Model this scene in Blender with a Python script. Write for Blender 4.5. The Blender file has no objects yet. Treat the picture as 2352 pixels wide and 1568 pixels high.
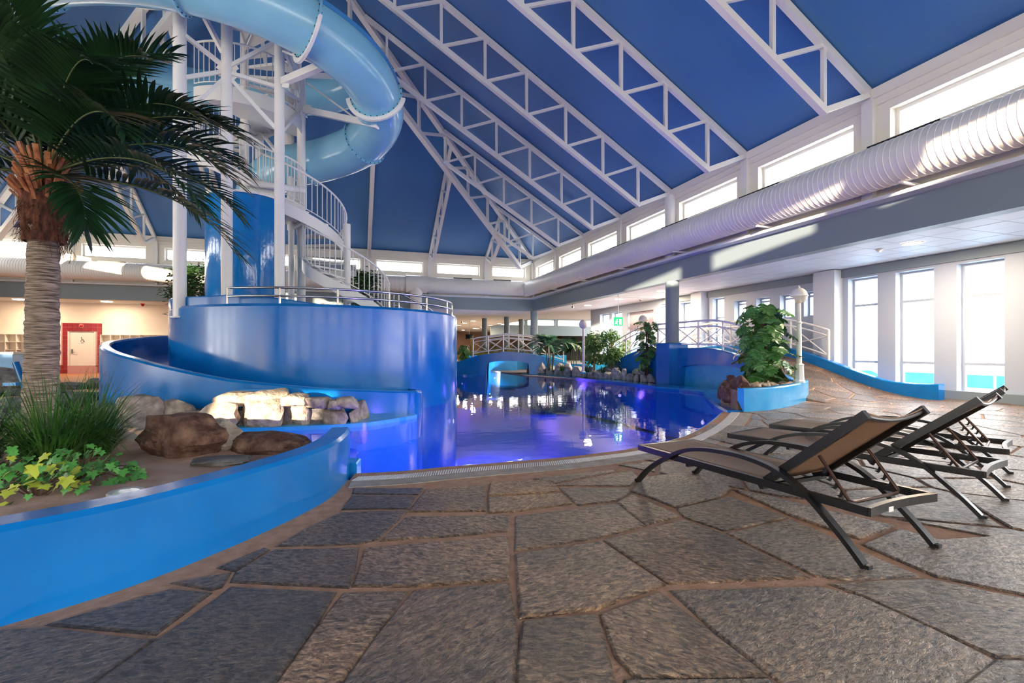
import bpy, bmesh, math, random
from mathutils import Vector, Matrix, noise as mnoise
R = math.radians
PI = math.pi
random.seed(7)
SC = bpy.context.scene
COL = SC.collection
# ------------------------------------------------------------------ camera, world, sun, exposure
CAMZ = 1.12                     # eye height above the stone deck
FPX = 1113.0                    # focal length in pixels of the 2352 px wide frame
YAW = R(18.25)
CA, SA = math.cos(YAW), math.sin(YAW)
cd = bpy.data.cameras.new('camera')
cam = bpy.data.objects.new('camera', cd)
COL.objects.link(cam)
cam.location = (0, 0, CAMZ)
cam.rotation_euler = (R(90), 0, -YAW)
cd.sensor_width = 36.0
cd.lens = 36.0 * FPX / 2352.0
cd.shift_y = 19.0 / 2352.0
cd.clip_start = 0.05
cd.clip_end = 400
SC.camera = cam

wd = bpy.data.worlds.new('sky')
SC.world = wd
wd.use_nodes = True
wn, wl = wd.node_tree.nodes, wd.node_tree.links
wn.clear()
w_out = wn.new('ShaderNodeOutputWorld')
w_bg = wn.new('ShaderNodeBackground')
w_tc = wn.new('ShaderNodeTexCoord')
w_sep = wn.new('ShaderNodeSeparateXYZ')
w_rmp = wn.new('ShaderNodeValToRGB')
w_rmp.color_ramp.elements[0].position = 0.0
w_rmp.color_ramp.elements[0].color = (1.0, 0.93, 0.83, 1)
w_rmp.color_ramp.elements[1].position = 0.45
w_rmp.color_ramp.elements[1].color = (0.93, 0.96, 1.0, 1)
wl.new(w_tc.outputs['Generated'], w_sep.inputs[0])
wl.new(w_sep.outputs['Z'], w_rmp.inputs[0])
wl.new(w_rmp.outputs[0], w_bg.inputs['Color'])
w_bg.inputs['Strength'].default_value = 4.5
wl.new(w_bg.outputs[0], w_out.inputs['Surface'])

sd = bpy.data.lights.new('sun', 'SUN')
sun = bpy.data.objects.new('sun', sd)
COL.objects.link(sun)
sd.energy = 8.5
sd.color = (1.0, 0.80, 0.55)
sd.angle = R(0.5)
SUN_DIR = Vector((0.55, 0.83, -0.0875)).normalized()
sun.rotation_euler = SUN_DIR.to_track_quat('-Z', 'Y').to_euler()
sun.location = (-12, -18, 9)

vs = SC.view_settings
vs.view_transform = 'Standard'
vs.look = 'None'
vs.exposure = 1.45
vs.gamma = 1.0
vs.use_curve_mapping = False
SC.display_settings.display_device = 'sRGB'
cy = SC.cycles
cy.use_denoising = True
cy.use_adaptive_sampling = True
cy.adaptive_threshold = 0.05
cy.max_bounces = 7
cy.diffuse_bounces = 3
cy.glossy_bounces = 3
cy.transparent_max_bounces = 24
cy.transmission_bounces = 6
cy.caustics_reflective = False
cy.caustics_refractive = False
cy.sample_clamp_indirect = 6.0

# ------------------------------------------------------------------ helpers
def W(lat, d, z=0.0):
    """sideways / forward distance from the viewpoint -> room coordinates (room axes follow the walls)"""
    return Vector((lat * CA + d * SA, -lat * SA + d * CA, z))
def P(x, y, z=0.0):
    """spot at height z that lies behind photo position x, y"""
    d = (CAMZ - z) * FPX / (y - 803.0)
    return W((x - 1176.0) / FPX * d, d, z)
def PD(x, d, z=0.0):
    return W((x - 1176.0) / FPX * d, d, z)
def ZY(y, d):
    return CAMZ + (803.0 - y) / FPX * d
def V(*a):
    return Vector(a)
def srgb(h):
    h = h.lstrip('#')
    o = []
    for i in (0, 2, 4):
        c = int(h[i:i + 2], 16) / 255.0
        o.append(c / 12.92 if c <= 0.04045 else ((c + 0.055) / 1.055) ** 2.4)
    return (o[0], o[1], o[2], 1.0)

MATS = {}
def mat(name, col, rough=0.5, metal=0.0, spec=0.5, col2=None, nscale=6.0, ndetail=5.0, nstretch=None, bump=0.0, bscale=30.0,
        bstretch=None, coat=0.0, emit=None, estr=0.0, objrand=0.0, contrast=(0.35, 0.65), bdist=0.02, rough2=None, sheen=0.0, trans=0.0, sss=0.0):
    m = bpy.data.materials.new(name)
    m.use_nodes = True
    nt = m.node_tree
    n, l = nt.nodes, nt.links
    b = n['Principled BSDF']
    c1 = srgb(col) if isinstance(col, str) else col
    b.inputs['Base Color'].default_value = c1
    b.inputs['Roughness'].default_value = rough
    b.inputs['Metallic'].default_value = metal
    b.inputs['Specular IOR Level'].default_value = spec
    if coat:
        b.inputs['Coat Weight'].default_value = coat
        b.inputs['Coat Roughness'].default_value = 0.08
    if emit:
        b.inputs['Emission Color'].default_value = srgb(emit) if isinstance(emit, str) else emit
        b.inputs['Emission Strength'].default_value = estr
    tc = None
    def coords(stretch):
        nonlocal tc
        if tc is None:
            tc = n.new('ShaderNodeTexCoord')
        if not stretch:
            return tc.outputs['Object']
        mp = n.new('ShaderNodeMapping')
        mp.inputs['Scale'].default_value = stretch
        l.new(tc.outputs['Object'], mp.inputs['Vector'])
        return mp.outputs[0]
    last = None
    if col2 is not None:
        c2 = srgb(col2) if isinstance(col2, str) else col2
        tx = n.new('ShaderNodeTexNoise')
        tx.inputs['Scale'].default_value = nscale
        tx.inputs['Detail'].default_value = ndetail
        l.new(coords(nstretch), tx.inputs['Vector'])
        rp = n.new('ShaderNodeValToRGB')
        rp.color_ramp.elements[0].position = contrast[0]
        rp.color_ramp.elements[1].position = contrast[1]
        rp.color_ramp.elements[0].color = c1
        rp.color_ramp.elements[1].color = c2
        l.new(tx.outputs['Fac'], rp.inputs[0])
        last = rp.outputs[0]
        if rough2 is not None:
            mr = n.new('ShaderNodeMapRange')
            mr.inputs['To Min'].default_value = rough
            mr.inputs['To Max'].default_value = rough2
            mr.inputs['From Min'].default_value = contrast[0]
            mr.inputs['From Max'].default_value = contrast[1]
            l.new(tx.outputs['Fac'], mr.inputs['Value'])
            l.new(mr.outputs[0], b.inputs['Roughness'])
    if objrand:
        oi = n.new('ShaderNodeObjectInfo')
        hs = n.new('ShaderNodeHueSaturation')
        mr = n.new('ShaderNodeMapRange')
        mr.inputs['To Min'].default_value = 1.0 - objrand
        mr.inputs['To Max'].default_value = 1.0 + objrand
        l.new(oi.outputs['Random'], mr.inputs['Value'])
        l.new(mr.outputs[0], hs.inputs['Value'])
        if last is not None:
            l.new(last, hs.inputs['Color'])
        else:
            hs.inputs['Color'].default_value = c1
        last = hs.outputs[0]
    if last is not None:
        l.new(last, b.inputs['Base Color'])
    if bump:
        tb = n.new('ShaderNodeTexNoise')
        tb.inputs['Scale'].default_value = bscale
        tb.inputs['Detail'].default_value = 4
        l.new(coords(bstretch), tb.inputs['Vector'])
        bp = n.new('ShaderNodeBump')
        bp.inputs['Strength'].default_value = bump
        bp.inputs['Distance'].default_value = bdist
        l.new(tb.outputs['Fac'], bp.inputs['Height'])
        l.new(bp.outputs[0], b.inputs['Normal'])
    if sss:
        b.inputs['Transmission Weight'].default_value = 0
    MATS[name] = m
    return m

class MB:
    """collects shapes; build() links them as ONE mesh object"""
    def __init__(s):
        s.v = []
        s.f = []
    def add(s, verts, faces):
        o = len(s.v)
        s.v.extend([tuple(v) for v in verts])
        s.f.extend([tuple(i + o for i in f) for f in faces])
        return s
    def box(s, x0, x1, y0, y1, z0, z1):
        return s.add([(x0, y0, z0), (x1, y0, z0), (x1, y1, z0), (x0, y1, z0), (x0, y0, z1), (x1, y0, z1), (x1, y1, z1), (x0, y1, z1)],
                     [(0, 3, 2, 1), (4, 5, 6, 7), (0, 1, 5, 4), (1, 2, 6, 5), (2, 3, 7, 6), (3, 0, 4, 7)])
    def bar(s, p, q, w=0.1, h=None, up=(0, 0, 1), twist=0.0):
        p, q = Vector(p), Vector(q)
        h = w if h is None else h
        t = (q - p).normalized()
        u = Vector(up)
        if abs(t.dot(u)) > 0.98:
            u = Vector((1, 0, 0))
        a = t.cross(u).normalized()
        b = a.cross(t).normalized()
        vs_ = []
        for c in (p, q):
            for i, j in ((-1, -1), (1, -1), (1, 1), (-1, 1)):
                vs_.append(c + a * (i * w / 2) + b * (j * h / 2))
        return s.add(vs_, [(0, 1, 2, 3), (7, 6, 5, 4), (0, 4, 5, 1), (1, 5, 6, 2), (2, 6, 7, 3), (3, 7, 4, 0)])
    def tube(s, pts, r, seg=10, closed=False, cap=True, rect=None, up=None):
        pts = [Vector(p) for p in pts]
        n = len(pts)
        rs = r if isinstance(r, (list, tuple)) else [r] * n
        tang = []
        for i in range(n):
            if closed:
                t = pts[(i + 1) % n] - pts[i - 1]
            elif i == 0:
                t = pts[1] - pts[0]
            elif i == n - 1:
                t = pts[-1] - pts[-2]
            else:
                t = pts[i + 1] - pts[i - 1]
            tang.append(t.normalized())
        u = Vector(up) if up else Vector((0, 0, 1))
        if abs(tang[0].dot(u)) > 0.95 and not up:
            u = Vector((1, 0, 0))
        a = tang[0].cross(u).normalized()
        base = len(s.v)
        if rect:
            prof = [(-rect[0] / 2, -rect[1] / 2), (rect[0] / 2, -rect[1] / 2), (rect[0] / 2, rect[1] / 2), (-rect[0] / 2, rect[1] / 2)]
            seg = 4
        for i in range(n):
            t = tang[i]
            if up:
                a = t.cross(u)
                a = a.normalized() if a.length > 1e-5 else Vector((1, 0, 0))
            else:
                a = (a - t * a.dot(t))
                a = a.normalized() if a.length > 1e-6 else t.orthogonal().normalized()
            b = a.cross(t)
            for k in range(seg):
                if rect:
                    s.v.append(tuple(pts[i] + a * prof[k][0] + b * prof[k][1]))
                else:
                    an = 2 * PI * k / seg
                    s.v.append(tuple(pts[i] + a * (math.cos(an) * rs[i]) + b * (math.sin(an) * rs[i])))
        m = n if closed else n - 1
        for i in range(m):
            for k in range(seg):
                i2, k2 = (i + 1) % n, (k + 1) % seg
                s.f.append((base + i * seg + k, base + i * seg + k2, base + i2 * seg + k2, base + i2 * seg + k))
        if cap and not closed:
            s.f.append(tuple(base + k for k in range(seg))[::-1])
            s.f.append(tuple(base + (n - 1) * seg + k for k in range(seg)))
        return s
    def cyl(s, c, r, z0, z1, seg=20, r2=None):
        return s.lathe([(0, z0), (r, z0), (r if r2 is None else r2, z1), (0, z1)], c, seg)
    def lathe(s, prof, c=(0, 0, 0), seg=20, axis=None):
        base = len(s.v)
        c = Vector((c[0], c[1], c[2] if len(c) > 2 else 0))
        idx = []
        q = Vector(axis).to_track_quat('Z', 'Y') if axis else None
        for (r, z) in prof:
            ring = []
            if r < 1e-6:
                p = Vector((0, 0, z))
                if q: p = q @ p
                s.v.append(tuple(c + p))
                ring = [len(s.v) - 1] * seg
            else:
                for k in range(seg):
                    a = 2 * PI * k / seg
                    p = Vector((math.cos(a) * r, math.sin(a) * r, z))
                    if q: p = q @ p
                    s.v.append(tuple(c + p))
                    ring.append(len(s.v) - 1)
            idx.append(ring)
        for i in range(len(idx) - 1):
            for k in range(seg):
                k2 = (k + 1) % seg
                f = [idx[i][k], idx[i][k2], idx[i + 1][k2], idx[i + 1][k]]
                g = []
                for t in f:
                    if t not in g:
                        g.append(t)
                if len(g) > 2:
                    s.f.append(tuple(g))
        return s
    def prism(s, poly, z0, z1, inset=0.0, drop=0.0):
        """vertical prism over a 2-D polygon (counter-clockwise); inset/drop round the top edge"""
        n = len(poly)
        o = len(s.v)
        zf0 = z0 if callable(z0) else (lambda x, y: z0)
        zf1 = z1 if callable(z1) else (lambda x, y: z1)
        for p in poly:
            s.v.append((p[0], p[1], zf0(p[0], p[1])))
        for p in poly:
            s.v.append((p[0], p[1], zf1(p[0], p[1]) - drop))
        s.f.append(tuple(o + i for i in range(n))[::-1])
        for i in range(n):
            j = (i + 1) % n
            s.f.append((o + i, o + j, o + n + j, o + n + i))
        if inset > 0:
            ins = inset_poly(poly, inset)
            for p in ins:
                s.v.append((p[0], p[1], zf1(p[0], p[1])))
            for i in range(n):
                j = (i + 1) % n
                s.f.append((o + n + i, o + n + j, o + 2 * n + j, o + 2 * n + i))
            s.f.append(tuple(o + 2 * n + i for i in range(n)))
        else:
            s.f.append(tuple(o + n + i for i in range(n)))
        return s
    def strip(s, rows, closed=False):
        """grid of quads from equally long rows of points"""
        o = len(s.v)
        m = len(rows[0])
        for r_ in rows:
            s.v.extend([tuple(p) for p in r_])
        for i in range(len(rows) - 1 + (1 if closed else 0)):
            i2 = (i + 1) % len(rows)
            for k in range(m - 1):
                s.f.append((o + i * m + k, o + i * m + k + 1, o + i2 * m + k + 1, o + i2 * m + k))
        return s
    def mesh(s, name, m, smooth=None, clean=False):
        me = bpy.data.meshes.new(name)
        me.from_pydata(s.v, [], s.f)
        if clean:
            bm = bmesh.new(); bm.from_mesh(me)
            bmesh.ops.recalc_face_normals(bm, faces=bm.faces[:])
            bm.to_mesh(me); bm.free()
        if m is not None:
            me.materials.append(MATS[m] if isinstance(m, str) else m)
        if smooth is not None:
            me.polygons.foreach_set('use_smooth', [True] * len(me.polygons))
            me.set_sharp_from_angle(angle=R(smooth))
        me.update()
        return me
    def build(s, name, m, parent=None, smooth=None, clean=False, label=None):
        return put(name, s.mesh(name, m, smooth, clean), parent, label)

def put(name, me, parent=None, label=None):
    o = bpy.data.objects.new(name, me)
    COL.objects.link(o)
    if parent is not None:
        o.parent = parent
        # children are written in room coordinates, so undo the parent's own offset
        o.matrix_parent_inverse = parent_mat(parent).inverted()
    if label:
        o['label'] = label
    return o
def parent_mat(p):
    m = Matrix.LocRotScale(p.location, p.rotation_euler, p.scale)
    if p.parent:
        m = parent_mat(p.parent) @ p.matrix_parent_inverse @ m
    return m
def inst(name, me, parent, loc, rot=(0, 0, 0), scale=(1, 1, 1), local=False):
    o = bpy.data.objects.new(name, me)
    COL.objects.link(o)
    if parent is not None:
        o.parent = parent
        if not local:
            o.matrix_parent_inverse = parent_mat(parent).inverted()
    o.location = loc
    if isinstance(rot, (Matrix,)):
        o.rotation_euler = rot.to_euler()
    elif hasattr(rot, 'to_euler'):
        o.rotation_euler = rot.to_euler()
    else:
        o.rotation_euler = rot
    o.scale = scale if hasattr(scale, '__len__') else (scale,) * 3
    return o
def empty(name, loc=(0, 0, 0), rz=0.0):
    o = bpy.data.objects.new(name, None)
    o.empty_display_size = 0.1
    COL.objects.link(o)
    o.location = loc
    o.rotation_euler = (0, 0, rz)
    return o
def tag(o, label=None, cat=None, group=None, kind=None):
    if label: o['label'] = label
    if cat: o['category'] = cat
    if group: o['group'] = group
    if kind: o['kind'] = kind
    return o
def thing(name, loc, label, cat, group=None, rz=0.0):
    return tag(empty(name, loc, rz), label, cat, group)
def structure(o, label=None):
    return tag(o, label, None, None, 'structure')
def poly_area(p):
    return 0.5 * sum(p[i][0] * p[(i + 1) % len(p)][1] - p[(i + 1) % len(p)][0] * p[i][1] for i in range(len(p)))
def ccw(p):
    return p if poly_area(p) > 0 else p[::-1]
def inset_poly(poly, d):
    n = len(poly)
    out = []
    for i in range(n):
        p0, p1, p2 = Vector(poly[i - 1][:2]), Vector(poly[i][:2]), Vector(poly[(i + 1) % n][:2])
        a, b = (p1 - p0), (p2 - p1)
        if a.length < 1e-6 or b.length < 1e-6:
            out.append(p1); continue
        a.normalize(); b.normalize()
        n1, n2 = Vector((-a.y, a.x)), Vector((-b.y, b.x))
        m = n1 + n2
        if m.length < 1e-4:
            out.append(p1 + n1 * d); continue
        m.normalize()
        k = d / max(0.35, m.dot(n1))
        out.append(p1 + m * k)
    return out
def in_poly(x, y, poly):
    c = False
    j = len(poly) - 1
    for i in range(len(poly)):
        xi, yi, xj, yj = poly[i][0], poly[i][1], poly[j][0], poly[j][1]
        if (yi > y) != (yj > y) and x < (xj - xi) * (y - yi) / (yj - yi) + xi:
            c = not c
        j = i
    return c
def clip_half(poly, p, n):
    """keep the part of a convex polygon where (v-p).n <= 0"""
    out = []
    for i in range(len(poly)):
        a, b = Vector(poly[i]), Vector(poly[(i + 1) % len(poly)])
        da, db = (a - p).dot(n), (b - p).dot(n)
        if da <= 0:
            out.append(a)
        if (da < 0 < db) or (db < 0 < da):
            out.append(a + (b - a) * (da / (da - db)))
    return out
def arc_pts(cx, cy, r, a0, a1, n, z=0.0):
    return [Vector((cx + r * math.cos(R(a0 + (a1 - a0) * i / (n - 1))), cy + r * math.sin(R(a0 + (a1 - a0) * i / (n - 1))), z)) for i in range(n)]
def spline(pts, per=8, closed=False):
    pts = [Vector(p) for p in pts]
    n = len(pts)
    out = []
    for i in range(n if closed else n - 1):
        p0 = pts[i - 1] if (i > 0 or closed) else pts[0]
        p1 = pts[i]
        p2 = pts[(i + 1) % n]
        p3 = pts[(i + 2) % n] if (i + 2 < n or closed) else pts[-1]
        for k in range(per):
            t = k / per
            out.append(0.5 * ((2 * p1) + (p2 - p0) * t + (2 * p0 - 5 * p1 + 4 * p2 - p3) * t * t + (3 * p1 - p0 - 3 * p2 + p3) * t ** 3))
    if not closed:
        out.append(pts[-1].copy())
    return out
def rock_mesh(name, m, sx, sy, sz, seed, sub=3, rough=0.18, flat=0.0, facets=9, blocky=0.0):
    """boulder: a ball cut by random planes and then roughened, base at z = 0"""
    rnd = random.Random(seed)
    bm = bmesh.new()
    bmesh.ops.create_icosphere(bm, subdivisions=sub, radius=1.0)
    planes = []
    for i in range(facets):
        d = Vector((rnd.uniform(-1, 1), rnd.uniform(-1, 1), rnd.uniform(-0.6, 1))).normalized()
        planes.append((d, rnd.uniform(0.55, 0.85)))
    if flat:
        planes.append((Vector((0, 0, 1)), 1 - flat))
    for v in bm.verts:
        if blocky:
            c = v.co
            pn = (abs(c.x) ** 5 + abs(c.y) ** 5 + abs(c.z) ** 5) ** 0.2
            v.co = c.lerp(c / pn * 0.9, blocky)
        for d, k in planes:
            e = v.co.dot(d) - k
            if e > 0:
                v.co -= d * e * 0.93
        nz = mnoise.noise(v.co * 1.7 + Vector((seed * 3.1, 0, 0))) * rough + mnoise.noise(v.co * 5.0 + Vector((seed, 5, 0))) * rough * 0.35
        v.co += v.co.normalized() * nz
    zs = [v.co.z for v in bm.verts]
    xs = [v.co.x for v in bm.verts]
    ys = [v.co.y for v in bm.verts]
    z0, z1 = min(zs), max(zs)
    for v in bm.verts:
        z = (v.co.z - z0) / (z1 - z0)
        z = max(0.0, (z - 0.14) / 0.86)
        v.co = Vector(((v.co.x - (min(xs) + max(xs)) / 2) / (max(xs) - min(xs)) * sx, (v.co.y - (min(ys) + max(ys)) / 2) / (max(ys) - min(ys)) * sy, z * sz))
    me = bpy.data.meshes.new(name)
    bm.to_mesh(me)
    bm.free()
    me.materials.append(MATS[m])
    me.polygons.foreach_set('use_smooth', [True] * len(me.polygons))
    me.set_sharp_from_angle(angle=R(32))
    return me
def wall_grid(mb, axis, c0, c1, u0, u1, z0, z1, holes):
    """wall slab with rectangular openings; axis 'x': thickness c0..c1 in x and u runs along y"""
    us = sorted(set([u0, u1] + [h[0] for h in holes] + [h[1] for h in holes]))
    zs = sorted(set([z0, z1] + [h[2] for h in holes] + [h[3] for h in holes]))
    for i in range(len(us) - 1):
        run = None
        for j in range(len(zs) - 1):
            uc, zc = (us[i] + us[i + 1]) / 2, (zs[j] + zs[j + 1]) / 2
            inside = any(h[0] < uc < h[1] and h[2] < zc < h[3] for h in holes)
            if not inside:
                a, b, za, zb = us[i], us[i + 1], zs[j], zs[j + 1]
                if axis == 'x':
                    mb.box(c0, c1, a, b, za, zb)
                else:
                    mb.box(a, b, c0, c1, za, zb)
    return mb
# ------------------------------------------------------------------ materials
mat('paint_white', '#ece9e2', 0.38, bump=0.02, bscale=60)
mat('steel_white', '#eceae6', 0.3)
mat('trim_cream', '#efe8da', 0.45)
mat('roof_blue', '#4274ae', 0.4, col2='#4a7ab2', nscale=0.5, bump=0.03, bscale=3)
mat('fascia_grey', '#7c8990', 0.5)
mat('soffit_white', '#cdd2d9', 0.6)
mat('tile_white', '#d3d9e2', 0.55, objrand=0.02)
mat('plank_white', '#dcdbe2', 0.5, objrand=0.02)
mat('pier_grey', '#a9b2c0', 0.5, bump=0.02, bscale=50)
mat('pillar_white', '#cfd4dc', 0.5)
mat('wall_cream', '#efe2d0', 0.55)
mat('wall_brown', '#7a5a48', 0.6)
mat('duct_white', '#e6e3dd', 0.42)
mat('pool_blue', '#0a6eb8', 0.12, col2='#0c77c2', nscale=2.2, bump=0.03, bscale=7, rough2=0.22)
mat('pool_blue_light', '#249fe0', 0.2, col2='#34aae8', nscale=3, bump=0.05, bscale=9)
mat('basin_blue', '#3a80e8', 0.5, col2='#448aee', nscale=1.2)
mat('steel_chrome', '#c9c7c2', 0.16, metal=1.0)
mat('dark_metal', '#100e0d', 0.36, spec=0.5, bump=0.02, bscale=90)
mat('bronze_metal', '#4a3226', 0.3, metal=0.6)
mat('grout', '#a67b5c', 0.85, col2='#ba8f70', nscale=14, bump=0.4, bscale=60)
mat('concrete_edge', '#97897a', 0.7, col2='#ada193', nscale=9, bump=0.15, bscale=50)
mat('rim_tile', '#d8d0c4', 0.45, objrand=0.04)
mat('grille_white', '#e7e3db', 0.4)
mat('sand', '#a5806a', 0.9, col2='#c0a08a', nscale=4, bump=0.5, bscale=14)
mat('rock_grey', '#6a625b', 0.75, col2='#b0a596', nscale=7, ndetail=10, bump=1.0, bscale=9, bdist=0.06, objrand=0.10, contrast=(0.3, 0.7))
mat('rock_pale', '#85838a', 0.75, col2='#cfccc8', nscale=7, ndetail=10, bump=1.0, bscale=9, bdist=0.05, objrand=0.12, contrast=(0.3, 0.7))
mat('rock_warm', '#7d6e60', 0.75, col2='#c4b5a0', nscale=8, ndetail=10, bump=1.0, bscale=10, bdist=0.06, objrand=0.10, contrast=(0.3, 0.7))
mat('rock_brown', '#4a2a1c', 0.8, col2='#8a6a55', nscale=9, ndetail=10, bump=1.0, bscale=16, bdist=0.05, contrast=(0.42, 0.75))
mat('rock_dark', '#4a4744', 0.7, col2='#79736c', nscale=5, ndetail=9, bump=1.0, bscale=9, bdist=0.05, objrand=0.12)
mat('tile_red', '#96202a', 0.25, objrand=0.10)
mat('tile_joint', '#c6958f', 0.8)
mat('door_white', '#eee6da', 0.4)
mat('wood_floor', '#a9683f', 0.4, col2='#c07c4c', nscale=4, nstretch=(1, 8, 1))
mat('lamp_warm', '#ffffff', 0.4, emit=(1.0, 0.80, 0.58, 1), estr=9.0)
mat('globe_glass', '#efe9e0', 0.12, spec=0.6)
mat('exit_green', '#0e8f57', 0.4, emit='#18b06c', estr=0.6)
mat('exit_white', '#ffffff', 0.4, emit='#ffffff', estr=1.2)
mat('sensor_white', '#d8d5d0', 0.5)
mat('black_plastic', '#15151a', 0.35)
mat('screen_black', '#08080a', 0.12)
mat('sign_red', '#c4131a', 0.3)
mat('outdoor_ground', '#d9d3c8', 0.9)
mat('outdoor_blue', '#bcdcf0', 0.5)
mat('mauve_grey', '#8f838c', 0.5)
mat('light_pool', '#ffffff', 0.4, emit=(0.75, 0.55, 1.0, 1), estr=0.8)

def glass_material(name, tint, fres=1.45, rough=0.0, extra=0.0):
    m = bpy.data.materials.new(name)
    m.use_nodes = True
    n, l = m.node_tree.nodes, m.node_tree.links
    n.clear()
    out = n.new('ShaderNodeOutputMaterial')
    mx = n.new('ShaderNodeMixShader')
    tr = n.new('ShaderNodeBsdfTransparent')
    gl = n.new('ShaderNodeBsdfGlossy')
    fr = n.new('ShaderNodeFresnel')
    tr.inputs['Color'].default_value = tint
    gl.inputs['Roughness'].default_value = rough
    fr.inputs['IOR'].default_value = fres
    ge = n.new('ShaderNodeNewGeometry')          # only the face turned to the ray mirrors, the far face lets it out
    inv = n.new('ShaderNodeMath'); inv.operation = 'SUBTRACT'; inv.inputs[0].default_value = 1.0
    mu = n.new('ShaderNodeMath'); mu.operation = 'MULTIPLY'
    l.new(ge.outputs['Backfacing'], inv.inputs[1])
    l.new(fr.outputs[0], mu.inputs[0]); l.new(inv.outputs[0], mu.inputs[1])
    l.new(mu.outputs[0], mx.inputs[0])
    l.new(tr.outputs[0], mx.inputs[1])
    l.new(gl.outputs[0], mx.inputs[2])
    l.new(mx.outputs[0], out.inputs['Surface'])
    MATS[name] = m
    return m, n, l, fr, gl
glass_material('pane_glass', (0.97, 0.98, 1, 1))
_g = mat('globe_clear', '#efe6d6', 0.15)
_g.node_tree.nodes['Principled BSDF'].inputs['Alpha'].default_value = 0.55
_m, _n, _l, _fr, _gl = glass_material('pool_water', (0.56, 0.66, 1.0, 1), 1.5)
_tc = _n.new('ShaderNodeTexCoord')
_mp = _n.new('ShaderNodeMapping')
_mp.inputs['Scale'].default_value = (1.0, 1.6, 1.0)
_nz = _n.new('ShaderNodeTexNoise')
_nz.inputs['Scale'].default_value = 2.2
_nz.inputs['Detail'].default_value = 3
_bp = _n.new('ShaderNodeBump')
_bp.inputs['Strength'].default_value = 0.05
_bp.inputs['Distance'].default_value = 0.05
_l.new(_tc.outputs['Object'], _mp.inputs[0]); _l.new(_mp.outputs[0], _nz.inputs['Vector'])
_l.new(_nz.outputs['Fac'], _bp.inputs['Height'])
_l.new(_bp.outputs[0], _gl.inputs['Normal']); _l.new(_bp.outputs[0], _fr.inputs['Normal'])

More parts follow.
